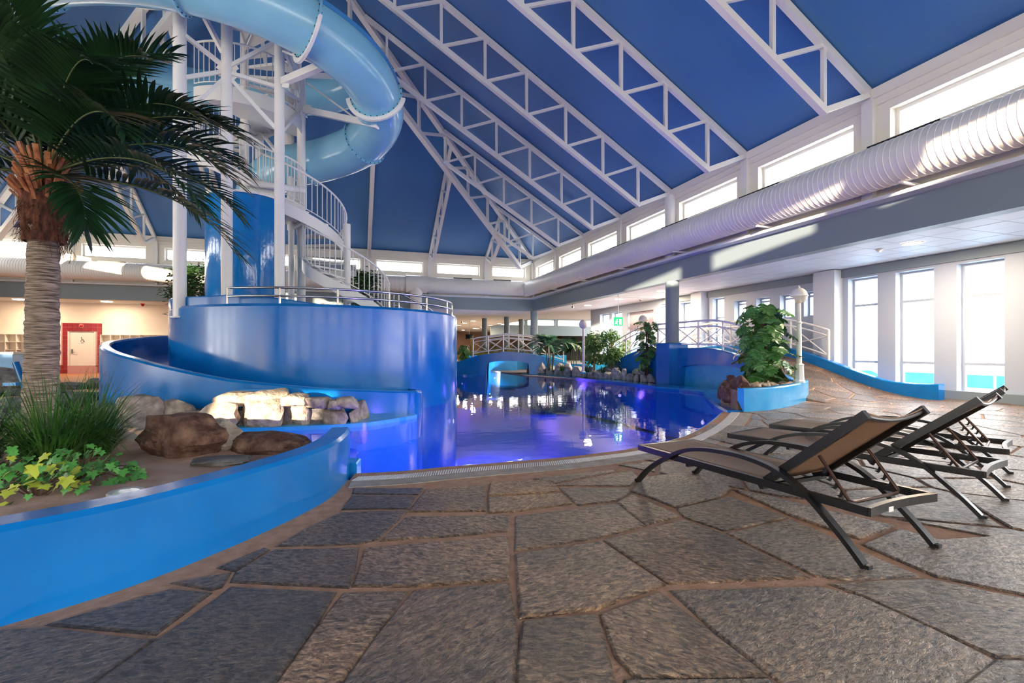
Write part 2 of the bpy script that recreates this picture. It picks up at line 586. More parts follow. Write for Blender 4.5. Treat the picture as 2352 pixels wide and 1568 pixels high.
def stone_material(name, stops, seedshift=0.0, gloss=(0.24, 0.5), bumpk=1.0):
    """split slate: streaky cleavage relief, tint and streak direction change from stone to stone"""
    m = bpy.data.materials.new(name)
    m.use_nodes = True
    n, l = m.node_tree.nodes, m.node_tree.links
    b = n['Principled BSDF']
    tc = n.new('ShaderNodeTexCoord')
    oi = n.new('ShaderNodeObjectInfo')
    an = n.new('ShaderNodeMapRange'); an.inputs['To Min'].default_value = -0.5; an.inputs['To Max'].default_value = 0.9
    l.new(oi.outputs['Random'], an.inputs['Value'])
    vr = n.new('ShaderNodeVectorRotate'); vr.rotation_type = 'Z_AXIS'
    l.new(tc.outputs['Object'], vr.inputs['Vector']); l.new(an.outputs[0], vr.inputs['Angle'])
    ad = n.new('ShaderNodeVectorMath'); ad.operation = 'ADD'
    sc = n.new('ShaderNodeVectorMath'); sc.operation = 'SCALE'
    cb = n.new('ShaderNodeCombineXYZ')
    l.new(oi.outputs['Random'], cb.inputs[0]); l.new(oi.outputs['Random'], cb.inputs[1])
    l.new(cb.outputs[0], sc.inputs[0]); sc.inputs['Scale'].default_value = 37.0
    l.new(vr.outputs[0], ad.inputs[0]); l.new(sc.outputs[0], ad.inputs[1])
    mp = n.new('ShaderNodeMapping'); mp.inputs['Scale'].default_value = (5.0, 10.5, 8.0)
    l.new(ad.outputs[0], mp.inputs[0])
    n1 = n.new('ShaderNodeTexNoise'); n1.inputs['Scale'].default_value = 4.6; n1.inputs['Detail'].default_value = 5; n1.inputs['Roughness'].default_value = 0.66
    n1.inputs['Distortion'].default_value = 0.8
    l.new(mp.outputs[0], n1.inputs['Vector'])
    n2 = n.new('ShaderNodeTexNoise'); n2.inputs['Scale'].default_value = 1.5; n2.inputs['Detail'].default_value = 2
    l.new(ad.outputs[0], n2.inputs['Vector'])
    rp = n.new('ShaderNodeValToRGB')
    el = rp.color_ramp.elements
    el[0].position, el[0].color = 0.34, srgb(stops[0])
    el[1].position, el[1].color = 0.68, srgb(stops[3])
    e = el.new(0.45); e.color = srgb(stops[1])
    e = el.new(0.58); e.color = srgb(stops[2])
    l.new(n1.outputs['Fac'], rp.inputs[0])
    mx = n.new('ShaderNodeMix'); mx.data_type = 'RGBA'; mx.blend_type = 'MULTIPLY'
    rp2 = n.new('ShaderNodeValToRGB')
    rp2.color_ramp.elements[0].position, rp2.color_ramp.elements[0].color = 0.35, srgb('#9d948c')
    rp2.color_ramp.elements[1].position, rp2.color_ramp.elements[1].color = 0.65, srgb('#ffe6c4')
    l.new(n2.outputs['Fac'], rp2.inputs[0])
    mx.inputs[0].default_value = 0.8
    l.new(rp.outputs[0], mx.inputs[6]); l.new(rp2.outputs[0], mx.inputs[7])
    hs = n.new('ShaderNodeHueSaturation')
    mv = n.new('ShaderNodeMapRange'); mv.inputs['To Min'].default_value = 0.80; mv.inputs['To Max'].default_value = 1.6
    wn_ = n.new('ShaderNodeTexWhiteNoise'); wn_.noise_dimensions = '1D'
    l.new(oi.outputs['Random'], wn_.inputs['W']); l.new(wn_.outputs['Value'], mv.inputs['Value']); l.new(mv.outputs[0], hs.inputs['Value'])
    l.new(mx.outputs[2], hs.inputs['Color'])
    l.new(hs.outputs[0], b.inputs['Base Color'])
    mr = n.new('ShaderNodeMapRange'); mr.inputs['From Min'].default_value = 0.3; mr.inputs['From Max'].default_value = 0.7
    mr.inputs['To Min'].default_value = gloss[1]; mr.inputs['To Max'].default_value = gloss[0]
    l.new(n1.outputs['Fac'], mr.inputs['Value']); l.new(mr.outputs[0], b.inputs['Roughness'])
    # flaky crevices: thin dark lines along warped cell borders, plus a fine grain
    wp = n.new('ShaderNodeVectorMath'); wp.operation = 'MULTIPLY_ADD'
    l.new(n2.outputs['Color'], wp.inputs[0]); wp.inputs[1].default_value = (1.6, 1.6, 0.0); l.new(mp.outputs[0], wp.inputs[2])
    wq = n.new('ShaderNodeVectorMath'); wq.operation = 'MULTIPLY_ADD'
    l.new(n1.outputs['Color'], wq.inputs[0]); wq.inputs[1].default_value = (1.1, 1.1, 0.0); l.new(wp.outputs[0], wq.inputs[2])
    vo = n.new('ShaderNodeTexVoronoi'); vo.feature = 'DISTANCE_TO_EDGE'; vo.inputs['Scale'].default_value = 3.2
    l.new(wq.outputs[0], vo.inputs['Vector'])
    cr = n.new('ShaderNodeMapRange'); cr.inputs['From Min'].default_value = 0.0; cr.inputs['From Max'].default_value = 0.07
    l.new(vo.outputs['Distance'], cr.inputs['Value'])
    n3 = n.new('ShaderNodeTexNoise'); n3.inputs['Scale'].default_value = 17.0; n3.inputs['Detail'].default_value = 3; n3.inputs['Roughness'].default_value = 0.7
    l.new(mp.outputs[0], n3.inputs['Vector'])
    h1 = n.new('ShaderNodeMath'); h1.operation = 'MULTIPLY_ADD'; h1.inputs[1].default_value = 0.22
    l.new(cr.outputs[0], h1.inputs[0]); l.new(n1.outputs['Fac'], h1.inputs[2])
    h2 = n.new('ShaderNodeMath'); h2.operation = 'MULTIPLY_ADD'; h2.inputs[1].default_value = 0.25
    l.new(n3.outputs['Fac'], h2.inputs[0]); l.new(h1.outputs[0], h2.inputs[2])
    dk = n.new('ShaderNodeMapRange'); dk.inputs['To Min'].default_value = 0.55; dk.inputs['To Max'].default_value = 1.0
    l.new(cr.outputs[0], dk.inputs['Value'])
    m3 = n.new('ShaderNodeMapRange'); m3.inputs['From Min'].default_value = 0.3; m3.inputs['From Max'].default_value = 0.7; m3.inputs['To Min'].default_value = 0.7; m3.inputs['To Max'].default_value = 1.25
    l.new(n3.outputs['Fac'], m3.inputs['Value'])
    mk = n.new('ShaderNodeMath'); mk.operation = 'MULTIPLY'
    l.new(dk.outputs[0], mk.inputs[0]); l.new(m3.outputs[0], mk.inputs[1])
    mk2 = n.new('ShaderNodeMath'); mk2.operation = 'MULTIPLY'
    l.new(mk.outputs[0], mk2.inputs[0]); l.new(mv.outputs[0], mk2.inputs[1])
    l.new(mk2.outputs[0], hs.inputs['Value'])
    bp = n.new('ShaderNodeBump'); bp.inputs['Strength'].default_value = bumpk; bp.inputs['Distance'].default_value = 0.035
    l.new(h2.outputs[0], bp.inputs['Height'])
    l.new(bp.outputs[0], b.inputs['Normal'])
    b.inputs['Specular IOR Level'].default_value = 0.6
    MATS[name] = m
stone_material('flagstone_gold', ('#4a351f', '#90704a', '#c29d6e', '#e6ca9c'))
stone_material('flagstone_dark', ('#231d19', '#4e4238', '#796858', '#a2907b'))
stone_material('flagstone', ('#362a20', '#735d48', '#aa8e72', '#d8bf9f'))

# ------------------------------------------------------------------ hall shell
XR, YB, XL, YF = 9.85, 26.0, -14.65, -6.0      # inner faces of the hall's upper walls
ZF0, ZF1 = 3.34, 4.0                           # fascia beam
ZE = 6.29                                      # eaves
SL = 0.605                                     # roof slope
XG = 13.0                                      # glazed outer wall of the aisle
YD = 28.5                                      # changing-room wall
XM = (XR + XL) / 2
RIDGE = ZE + SL * (XR - XL) / 2
HALF = (XR - XL) / 2
POST_Y = [-5.6, -2.5, 0.65, 3.8, 6.95, 10.15, 13.3, 16.4, 19.55, 22.7, 25.9]
POST_X = [-14.55, -11.6, -8.5, -5.4, -2.3, 0.8, 3.95, 7.05, 9.75]
WZ0, WZ1 = 5.2, 5.78

def bays(posts, g=0.36):
    return [(posts[i] + g, posts[i + 1] - g) for i in range(len(posts) - 1)]
def clerestory(name, axis, c0, c1, u0, u1, posts, side, label):
    holes = [(a, b, WZ0, WZ1) for a, b in bays(posts)]
    wl_ = structure(wall_grid(MB(), axis, c0, c1, u0, u1, ZF1, ZE, holes).build(name, 'trim_cream'), label)
    return wl_, holes
w_r, holes_r = clerestory('wall_right', 'x', XR, XR + 0.3, YF - 0.3, YB + 0.3, POST_Y, 1, 'cream clerestory wall above the long aisle beam')
w_b, holes_b = clerestory('wall_back', 'y', YB, YB + 0.3, XL - 0.3, XR, POST_X, 1, 'cream clerestory wall at the far end of the hall')
w_l, holes_l = clerestory('wall_left', 'x', XL - 0.3, XL, YF - 0.3, YB, POST_Y, -1, None)
holes_f = [(a, b, WZ0, WZ1) for a, b in bays(POST_X) if a > -8.6]
low_f = [(-11.4, -9.7, 1.40, 2.05), (-8.6, -6.0, 0.4, 3.2), (-5.6, -3.0, 0.4, 3.2), (-2.6, 0.0, 0.4, 3.2), (0.4, 3.0, 0.4, 3.2), (3.4, 6.0, 0.4, 3.2), (6.4, 9.0, 0.4, 3.2), (9.6, 12.4, 0.4, 3.2)]
w_f = structure(wall_grid(MB(), 'y', YF - 0.3, YF, XL, XG + 0.3, -0.2, ZE, holes_f + low_f).build('wall_front', 'trim_cream'))
# left lower wall
XLL = -18.5
lw_holes = [(a, a + 1.75, 0.3, 3.2) for a in (-5.4, -3.2, -1.0, 1.2, 3.4, 5.6, 7.8)]
structure(wall_grid(MB(), 'x', XLL - 0.3, XLL, YF - 0.3, YD + 0.3, -0.2, ZF1, lw_holes).build('wall_left_lower', 'wall_cream'))
structure(MB().box(XL - 0.3, XL, YF, YB + 0.3, ZF0, ZF1).build('beam_left', 'fascia_grey'))
structure(MB().box(XLL, XL, YF, YD, ZF0 + 0.02, ZF0 + 0.14).build('ceiling_left', 'soffit_white'))
structure(MB().box(XLL, XL, YF - 0.3, YF, -0.2, ZF1).build('wall_front_left', 'wall_cream'))
# roof planes (thin slabs)
def plane_slab(pts, up=0.12):
    mb = MB()
    n = len(pts)
    lo = [Vector(p) for p in pts]
    hi = [p + Vector((0, 0, up)) for p in lo]
    mb.add(lo + hi, [tuple(range(n)), tuple(range(2 * n - 1, n - 1, -1))] + [(i, n + i, n + (i + 1) % n, (i + 1) % n) for i in range(n)])
    return mb
RA, RB = V(XM, YF + HALF, RIDGE), V(XM, YB - HALF, RIDGE)
cR0, cR1 = V(XR, YF, ZE), V(XR, YB, ZE)
cL0, cL1 = V(XL, YF, ZE), V(XL, YB, ZE)
roof = structure(empty('ceiling', (0, 0, 0)), 'blue hipped ceiling rising over the pool hall')
plane_slab([cR0, RA, RB, cR1]).build('roof_slope', 'roof_blue', roof, clean=True)
plane_slab([cR1, RB, cL1]).build('roof_slope', 'roof_blue', roof, clean=True)
plane_slab([cL1, RB, RA, cL0]).build('roof_slope', 'roof_blue', roof, clean=True)
plane_slab([cL0, RA, cR0]).build('roof_slope', 'roof_blue', roof, clean=True)

# eaves beam and clerestory posts
def eaves(name, mb, label):
    return structure(mb.build(name, 'trim_cream'), label)
eaves('trim_1', MB().box(XR - 0.10, XR, YF, YB - 0.1, ZE - 0.22, ZE - 0.02).box(XR - 0.05, XR, YF, YB - 0.1, ZE - 0.36, ZE - 0.22), 'cream eaves beam along the aisle side')
eaves('trim_2', MB().box(XL + 0.1, XR - 0.1, YB - 0.10, YB, ZE - 0.22, ZE - 0.02).box(XL + 0.1, XR - 0.1, YB - 0.05, YB, ZE - 0.36, ZE - 0.22), 'cream eaves beam across the far end')
eaves('trim_3', MB().box(XL, XL + 0.10, YF, YB - 0.1, ZE - 0.22, ZE - 0.02), None)
for i, y in enumerate(POST_Y):
    if y < 3:
        continue
    if abs(y - 13.3) < 0.1:
        o = MB().cyl((XR - 0.02, y), 0.21, ZF1, ZE - 0.2, 28).build('column', 'paint_white', None, 40)
        structure(o, 'round white post between the clerestory windows of the aisle side')
    else:
        structure(MB().box(XR - 0.12, XR, y - 0.11, y + 0.11, ZF1, ZE - 0.2).build('column', 'paint_white'))
for i, x in enumerate(POST_X[1:-1]):
    structure(MB().box(x - 0.11, x + 0.11, YB - 0.12, YB, ZF1, ZE - 0.2).build('column', 'paint_white'))

# clerestory windows
wcount = [0]
def window(axis, c, u0, u1, z0, z1, inward, fw=0.07, depth=0.09, frame='paint_white', transoms=(), mullions=(), sill=True, portal=True, out=0.16):
    wcount[0] += 1
    if axis == 'x':
        root = structure(empty('window_%d' % wcount[0], (c, (u0 + u1) / 2, z0)))
    else:
        root = structure(empty('window_%d' % wcount[0], ((u0 + u1) / 2, c, z0)))
    def bx(mb, a0, a1, ua, ub, za, zb):
        if axis == 'x':
            mb.box(min(c + a0, c + a1), max(c + a0, c + a1), ua, ub, za, zb)
        else:
            mb.box(ua, ub, min(c + a0, c + a1), max(c + a0, c + a1), za, zb)
        return mb
    s = inward
    d0, d1 = out, out - depth * s if False else out + depth
    fr = MB()
    d0, d1 = -s * out, -s * (out + depth)
    bx(fr, d0, d1, u0, u0 + fw, z0, z1); bx(fr, d0, d1, u1 - fw, u1, z0, z1)
    bx(fr, d0, d1, u0 + fw, u1 - fw, z0, z0 + fw); bx(fr, d0, d1, u0 + fw, u1 - fw, z1 - fw, z1)
    fr.build('window_frame', frame, root)
    for t in transoms:
        bx(MB(), d0, d1, u0 + fw, u1 - fw, t - 0.03, t + 0.03).build('transom', frame, root)
    for t in mullions:
        bx(MB(), d0, d1, t - 0.03, t + 0.03, z0 + fw, z1 - fw).build('mullion', frame, root)
    bx(MB(), (d0 + d1) / 2 - 0.006, (d0 + d1) / 2 + 0.006, u0 + fw, u1 - fw, z0 + fw, z1 - fw).build('pane', 'pane_glass', root)
    if sill:
        bx(MB(), 0.03 * s, -s * out, u0 - 0.03, u1 + 0.03, z0 - 0.04, z0).build('window_sill', 'trim_cream', root)
    return root
for (a, b, z0, z1) in holes_r:
    if b > 2.5:
        window('x', XR, a, b, z0, z1, -1)
for (a, b, z0, z1) in holes_b:
    window('y', YB, a, b, z0, z1, -1)
for (a, b, z0, z1) in holes_f:
    window('y', YF, a, b, z0, z1, 1, sill=False)

# daylight portals: tell the renderer where the sky comes in (they give no light of their own)
def portal(loc, sx, sy, direction):
    ld = bpy.data.lights.new('daylight_portal', 'AREA')
    ld.shape = 'RECTANGLE'
    ld.size, ld.size_y = sx, sy
    ld.cycles.is_portal = True
    o = bpy.data.objects.new('daylight_portal', ld)
    COL.objects.link(o)
    o.location = loc
    o.rotation_euler = Vector(direction).to_track_quat('-Z', 'Z').to_euler()
    o['kind'] = 'helper'
    return o
HZ = (WZ0 + WZ1) / 2
portal((XR + 0.32, 10, HZ), 32, 0.6, (-1, 0, 0))
portal((-0.9, YF - 0.32, 1.8), 26.6, 2.8, (0, 1, 0))
portal((XM, YB + 0.32, HZ), 24.4, 0.6, (0, -1, 0))
portal((XL - 0.32, 10, HZ), 32, 0.6, (1, 0, 0))
portal((0.6, YF - 0.32, HZ), 18.4, 0.6, (0, 1, 0))
portal((XLL - 0.32, 2.1, 1.75), 15, 2.95, (1, 0, 0))

for (a, b, z0, z1) in low_f:
    window('y', YF, a, b, z0, z1, 1, sill=False)
for (a, b, z0, z1) in lw_holes:
    window('x', XLL, a, b, z0, z1, 1, sill=False)
# fascia beams, ledges
fas = structure(MB().box(XR, XR + 0.3, YF, YB + 0.3, ZF0, ZF1).build('beam_right', 'fascia_grey'), 'long grey beam carrying the clerestory along the aisle')
structure(MB().box(XL, XR, YB, YB + 0.3, ZF0, ZF1).build('beam_back', 'fascia_grey'), 'grey beam across the far end under the clerestory')
structure(MB().box(XR - 0.28, XR, YF, YB - 0.28, ZF1 - 0.02, ZF1 + 0.05).build('trim_4', 'soffit_white'))
structure(MB().box(XL, XR, YB - 0.28, YB, ZF1 - 0.02, ZF1 + 0.05).build('trim_5', 'soffit_white'))

# ------------------------------------------------------------------ roof trusses
def truss(name, p_eave, dirxy, length, label, group='white lattice roof trusses', chord=0.13, web=0.075, dep=1.25, step=1.25, sl=SL):
    """planar lattice rafter: starts at the eaves, climbs along dirxy (unit run) for `length` metres of run"""
    t = thing(name, p_eave, label, 'roof truss', group)
    d = Vector((dirxy[0], dirxy[1], 0)).normalized()
    def top(s): return Vector(p_eave) + d * s + Vector((0, 0, sl * s - 0.10))
    def bot(s): return top(s) + Vector((0, 0, -dep))
    MB().bar(top(0.0), top(length), chord, chord).build('top_chord', 'steel_white', t)
    MB().bar(bot(step - 0.05), bot(length), chord, chord).build('bottom_chord', 'steel_white', t)
    MB().bar(top(0.02), bot(step), chord * 0.85, chord * 0.85).build('end_strut', 'steel_white', t)
    k = 1
    while k * step < length - 0.1:
        s = k * step
        MB().bar(top(s), bot(s), web, web, up=d).build('vertical_strut', 'steel_white', t)
        if (k + 1) * step < length + 0.2:
            MB().bar(bot(min((k + 1) * step, length)), top(s), web, web).build('diagonal_strut', 'steel_white', t)
        k += 1
    return t
lab_r = {3.8: 'white lattice rafter nearest the camera on the aisle-side slope', 6.95: 'second white lattice rafter on the aisle-side slope, ending above a square post',
         10.15: 'third white lattice rafter on the aisle-side slope', 13.3: 'fourth white lattice rafter, ending above the round clerestory post',
         16.4: 'fifth white lattice rafter on the aisle-side slope', 19.55: 'sixth short white lattice rafter of the aisle slope, joining the corner rafter',
         22.7: 'shortest white lattice rafter of the aisle slope, beside the corner'}
for y in (3.8, 6.95, 10.15, 13.3, 16.4, 19.55, 22.7):
    run = HALF if y < YB - HALF else (YB - y) - 0.1
    truss('roof_truss', (XR - 0.02, y, ZE), (-1, 0), run - 0.05, lab_r[y])
lab_b = {-11.6: 'white lattice rafter of the far slope seen behind the palm trunk', -8.5: 'white lattice rafter of the far slope between palm and slide columns',
         -5.4: 'white lattice rafter of the far slope behind the slide columns', -2.3: 'white lattice rafter of the far slope behind the spiral stair',
         0.8: 'white lattice rafter of the far slope seen edge-on right of the slide', 3.95: 'tall narrow white lattice rafter of the far slope',
         7.05: 'short white lattice rafter of the far slope beside the corner'}
for x in POST_X[1:-1]:
    run = min(XR - x, x - XL) - 0.1
    truss('roof_truss', (x, YB - 0.02, ZE), (0, -1), run - 0.05, lab_b[x])
r2 = math.sqrt(2)
truss('hip_truss', (XR - 0.02, YB - 0.02, ZE), (-1, -1), HALF * r2 - 0.1, 'heavy white corner rafter climbing from the far corner', chord=0.2, web=0.1, dep=1.35, step=1.75, sl=SL / r2)
truss('hip_truss', (XL + 0.02, YB - 0.02, ZE), (1, -1), HALF * r2 - 0.1, 'heavy white corner rafter at the far left behind the palm', chord=0.2, web=0.1, dep=1.35, step=1.75, sl=SL / r2)

# ------------------------------------------------------------------ ventilation ducts
def ribbed_duct(name, p, q, r, label, rib=0.115, rh=0.007, seg=40):
    t = thing(name, p, label, 'air duct', 'white ribbed ventilation ducts')
    p, q = Vector(p), Vector(q)
    L = (q - p).length
    prof = []
    z = 0.0
    while z < L:
        prof += [(r, z), (r, z + rib * 0.8), (r + rh, z + rib * 0.86), (r + rh, z + rib * 0.94)]
        z += rib
    prof = [(pr, min(z, L)) for pr, z in prof]
    mb = MB().lathe([(0, 0)] + prof + [(0, L)], p, seg, axis=(q - p).normalized())
    mb.build('duct_pipe', 'duct_white', t, 24)
    return t
DXR, DZ, DR = XR - 0.52, 4.52, 0.40
dt = ribbed_duct('ribbed_duct', (DXR, -4.0, DZ), (DXR, YB - 0.15, DZ), DR, 'thick white ribbed duct running along the aisle clerestory')
for y in (2.0, 6.0, 9.2, 12.4, 15.6, 18.8, 22.0):
    MB().bar((XR, y, DZ - DR - 0.03), (DXR - 0.12, y, DZ - DR - 0.03), 0.05, 0.04).build('bracket', 'steel_white', dt)
    MB().box(DXR - 0.09, DXR + 0.02, y - 0.6, y + 0.6, DZ + DR + 0.0, DZ + DR + 0.03).build('outlet_slot', 'black_plastic', dt)
db = ribbed_duct('ribbed_duct', (XL + 0.2, YB - 0.55, DZ), (DXR - DR + 0.05, YB - 0.55, DZ), DR, 'white ribbed duct running across the far end', rib=0.09, rh=0.008)
for x, dx in ((-6.85, 0.0), (3.15, 0.0)):
    z0 = -0.0 if x > 0 else 2.6
    MB().lathe([(DR + 0.05, -0.55), (DR + 0.05, 0.55)], (x, YB - 0.55, DZ), 32, axis=(1, 0, 0)).build('tee_collar', 'duct_white', db, 50)
    MB().lathe([(0.30, 0.0 if x > 0 else 2.9), (0.30, 3.9), (DR, DZ - 0.2)], (x, YB - 0.55, 0), 28).build('drop_pipe', 'duct_white', db, 50)
for x in (-12.2, -9.9, -5.0, 1.0, 5.6, 7.8):
    MB().box(x - 0.5, x + 0.5, YB - 0.66, YB - 0.60, DZ + DR - 0.01, DZ + DR + 0.03).build('outlet_slot', 'black_plastic', db)

# ------------------------------------------------------------------ aisle on the right: soffit tiles, glazed wall, piers, columns
sof = structure(empty('ceiling_aisle', (XR, 0, ZF0)), 'white tiled aisle ceiling under the clerestory beam')
MB().box(XR + 0.3, XG + 0.4, YF, 18.2, ZF0 + 0.03, ZF0 + 0.15).build('backing', 'soffit_white', sof)
tw = 0.6
tile_me = MB().box(-tw / 2 + 0.009, tw / 2 - 0.009, -tw / 2 + 0.009, tw / 2 - 0.009, 0, 0.02).mesh('ceiling_tile', 'tile_white')
y = 3.2
while y < 18.0:
    for i in range(5):
        inst('ceiling_tile', tile_me, sof, (XR + 0.32 + tw * (i + 0.5), y, ZF0 + 0.012 + random.uniform(0, 0.003)))
    y += tw
# glazed wall
big = [(5.35, 6.02), (6.42, 7.27), (7.72, 8.57), (9.01, 9.80)]
hi = [(10.72, 11.18), (11.5, 12.05), (12.45, 13.0), (13.45, 14.0)]
big2 = [(14.5, 15.1), (16.2, 17.0), (17.3, 18.2), (21.6, 22.6), (22.9, 23.9)]
front_big = [(-4.9, -4.0), (-3.5, -2.6), (-2.1, -1.2), (-0.7, 0.2), (0.7, 1.6), (2.1, 3.0), (3.5, 4.4)]
front_big = [(a, a + 1.25) for a in (-5.5, -4.1, -2.7, -1.3, 0.1, 1.5, 2.9)]
holesg = [(a, b, 0.05, 3.06) for a, b in big + big2 + front_big] + [(a, b, 2.12, 2.86) for a, b in hi] + [(18.9, 21.1, 0.0, 2.95)]
structure(wall_grid(MB(), 'x', XG, XG + 0.35, YF - 0.3, 25.0, -0.2, ZF0 + 0.1, holesg).build('wall_right_glazed', 'pier_grey'), 'pale grey outer wall of the aisle with tall windows')
for a, b in big + big2 + front_big:
    window('x', XG, a, b, 0.05, 3.06, -1, fw=0.05, depth=0.07, frame='pier_grey', transoms=(0.80, 2.33), sill=False, out=0.2)
for a, b in hi:
    window('x', XG, a, b, 2.12, 2.86, -1, fw=0.045, depth=0.07, frame='pier_grey', transoms=(2.74,), sill=False, out=0.2)
portal((XG + 0.37, 6.5, 1.6), 24, 3.1, (-1, 0, 0))
portal((XG + 0.37, 20.5, 1.6), 7, 3.1, (-1, 0, 0))
structure(MB().box(XG - 0.32, XG, 9.95, 10.6, 0.0, ZF0).build('pillar', 'pillar_white'), 'broad white pier between the tall windows and the high windows')
structure(MB().box(XG - 0.32, XG, 15.35, 15.95, 0.0, ZF0).build('pillar', 'pillar_white'), 'white pier on the aisle wall behind the round column')
structure(MB().box(XG - 0.14, XG, YF, 7.9, 0.0, 0.2).build('baseboard_right', 'fascia_grey'), 'low grey skirting bench along the tall windows')
structure(MB().box(XG - 0.06, XG, YF, 18.2, 3.12, ZF0).build('trim_6', 'fascia_grey'))
# round columns carrying the beam
for (x, y, z0, lb) in ((9.92, 13.38, 1.32, 'thick round grey column rising from the blue square pedestal'),
                       (XR + 0.1, YB + 0.1, 0.0, 'thick round grey column under the far corner of the beams'),):
    structure(MB().cyl((x, y), 0.215, z0 - 1.3, ZF0, 32).build('column', 'fascia_grey', None, 40), lb)
# ------------------------------------------------------------------ deck slabs, pool basin, water
DCX, DCY, DRR = -0.58, 12.41, 3.10            # the big blue drum
OUT_R = 4.15                                  # outer face of the spiral trough round it
WZ = -0.06                                    # water level
edge_px = [(806, 1105), (930, 1098), (1050, 1086), (1180, 1075), (1300, 1065), (1400, 1053), (1480, 1042), (1560, 1026), (1620, 1009), (1665, 985), (1690, 963), (1702, 947)]
rim = spline([P(x, y, 0) for x, y in edge_px], 6)      # outer edge of the white rim at the water
def offs(pts, d):
    out = []
    for i, p in enumerate(pts):
        a = pts[max(0, i - 1)]; b = pts[min(len(pts) - 1, i + 1)]
        t = (b - a); t.z = 0; t.normalize()
        out.append(Vector((p.x - t.y * d, p.y + t.x * d, p.z)))
    return out
pool_lip = offs(rim, 0.30)                    # inner water edge
planter_back = [(-0.02, 4.42), (-0.64, 5.16), (-1.53, 5.77), (-2.57, 6.53), (-3.82, 7.47), (-6.1, 8.87), (-9.0, 10.0), (XL, 10.6)]
deck_main = [(XL, YF), (XG, YF), (XG, 30.0), (XR + 0.05, 30.0), (XR + 0.05, 14.0), (XR + 0.05, 8.6), (9.0, 8.55), (7.0, 7.6), (6.62, 7.1)] + [(p.x, p.y) for p in pool_lip[::-1]] + planter_back
floor = structure(MB().prism(ccw(deck_main), -1.6, -0.008).build('floor', 'grout', None, clean=True), 'uneven slate flagstone deck with brown mortar joints')
deck_left = [(XLL, 30.0), (XLL, 11.0), (XL, 13.0), (-7.5, 11.6), (-5.4, 11.2), (-4.4, 12.4), (-3.5, 15.5), (-1.0, 16.4), (2.4, 16.5), (3.6, 20.5), (4.2, 22.6), (4.2, 30.0)]
structure(MB().prism(ccw(deck_left), -1.6, -0.02).build('floor_changing', 'wood_floor', None, clean=True), 'warm brown floor in front of the changing-room wall')
deck_isle = [(7.35, 20.4), (8.1, 18.4), (9.0, 16.5), (9.9, 14.75), (XR + 0.05, 14.0), (XG, 14.0), (XG, 30.0), (7.35, 30.0)]
structure(MB().prism(ccw(deck_isle), -1.6, -0.03).build('floor_island', 'concrete_edge', None, clean=True))
structure(MB().box(XL, 26.0, 30.0, 60.0, -0.3, -0.02).build('floor_cafe', 'concrete_edge'))
structure(MB().box(XG, 26.0, 25.0, 30.0, -0.3, -0.02).build('floor_cafe_side', 'concrete_edge'))
structure(MB().box(XL, XG, 3.0, 31.0, -1.7, -1.5).build('floor_pool_basin', 'basin_blue'), 'blue painted bottom of the pool')
water = MB()
water.add([(XL, 3.9, WZ), (XR + 0.1, 3.9, WZ), (XR + 0.1, 30.0, WZ), (XL, 30.0, WZ)], [(0, 1, 2, 3)])
structure(water.build('water', 'pool_water'), 'still deep blue pool water glowing violet')

# rim: overflow grille, white tiles, concrete strip
mid_a = offs(rim, 0.02); mid_b = offs(rim, 0.16); in_a = offs(rim, 0.17); in_b = offs(rim, 0.33)
curb = structure(empty('kerb_pool', (2, 4.3, 0)), 'curved pool rim with white overflow grating and blue edge')
def ribbon(mb, a, b, z0, z1):
    n = len(a)
    rows = []
    for i in range(n):
        rows.append([(a[i].x, a[i].y, z0), (a[i].x, a[i].y, z1), (b[i].x, b[i].y, z1), (b[i].x, b[i].y, z0)])
    return mb.strip(rows)
ribbon(MB(), in_a, in_b, -1.2, -0.016).build('blue_lip', 'pool_blue_light', curb, clean=True)
ribbon(MB(), mid_a, mid_b, -0.2, -0.025).build('channel', 'concrete_edge', curb, clean=True)
ribbon(MB(), offs(rim, -0.17), mid_a, -0.2, -0.003).build('concrete_strip', 'concrete_edge', curb, clean=True)
# grating bars near, white tiles farther right
L = [0.0]
for i in range(1, len(rim)):
    L.append(L[-1] + (rim[i] - rim[i - 1]).length)
def along(pts, s):
    for i in range(1, len(L)):
        if s <= L[i]:
            t = (s - L[i - 1]) / (L[i] - L[i - 1])
            return pts[i - 1].lerp(pts[i], t)
    return pts[-1].copy()
s = 0.03
split = 3.9
nbar = 0
gr_me = MB().box(-0.006, 0.006, -0.07, 0.07, -0.014, 0.004).mesh('grating_bar', 'grille_white')
extra = MB()
while s < split:
    a, b = along(mid_a, s), along(mid_b, s)
    c = (a + b) / 2
    an = math.atan2((b - a).y, (b - a).x) - PI / 2 - 0.35
    if nbar < 150:
        inst('grating_bar', gr_me, curb, (c.x, c.y, -0.004), (0, 0, an))
    else:
        extra.bar((c.x - math.cos(an + PI / 2) * 0.07, c.y - math.sin(an + PI / 2) * 0.07, -0.009), (c.x + math.cos(an + PI / 2) * 0.07, c.y + math.sin(an + PI / 2) * 0.07, -0.009), 0.012, 0.018)
    nbar += 1
    s += 0.0225
if extra.v:
    tag(extra.build('grating', 'grille_white', curb), kind='stuff')
while s < L[-1] - 0.1:
    a0, a1, b0, b1 = along(mid_a, s), along(mid_a, s + 0.235), along(mid_b, s), along(mid_b, s + 0.235)
    MB().prism(ccw([a0, a1, b1, b0]), -0.02, 0.003).build('rim_tile', 'rim_tile', curb)
    s += 0.24

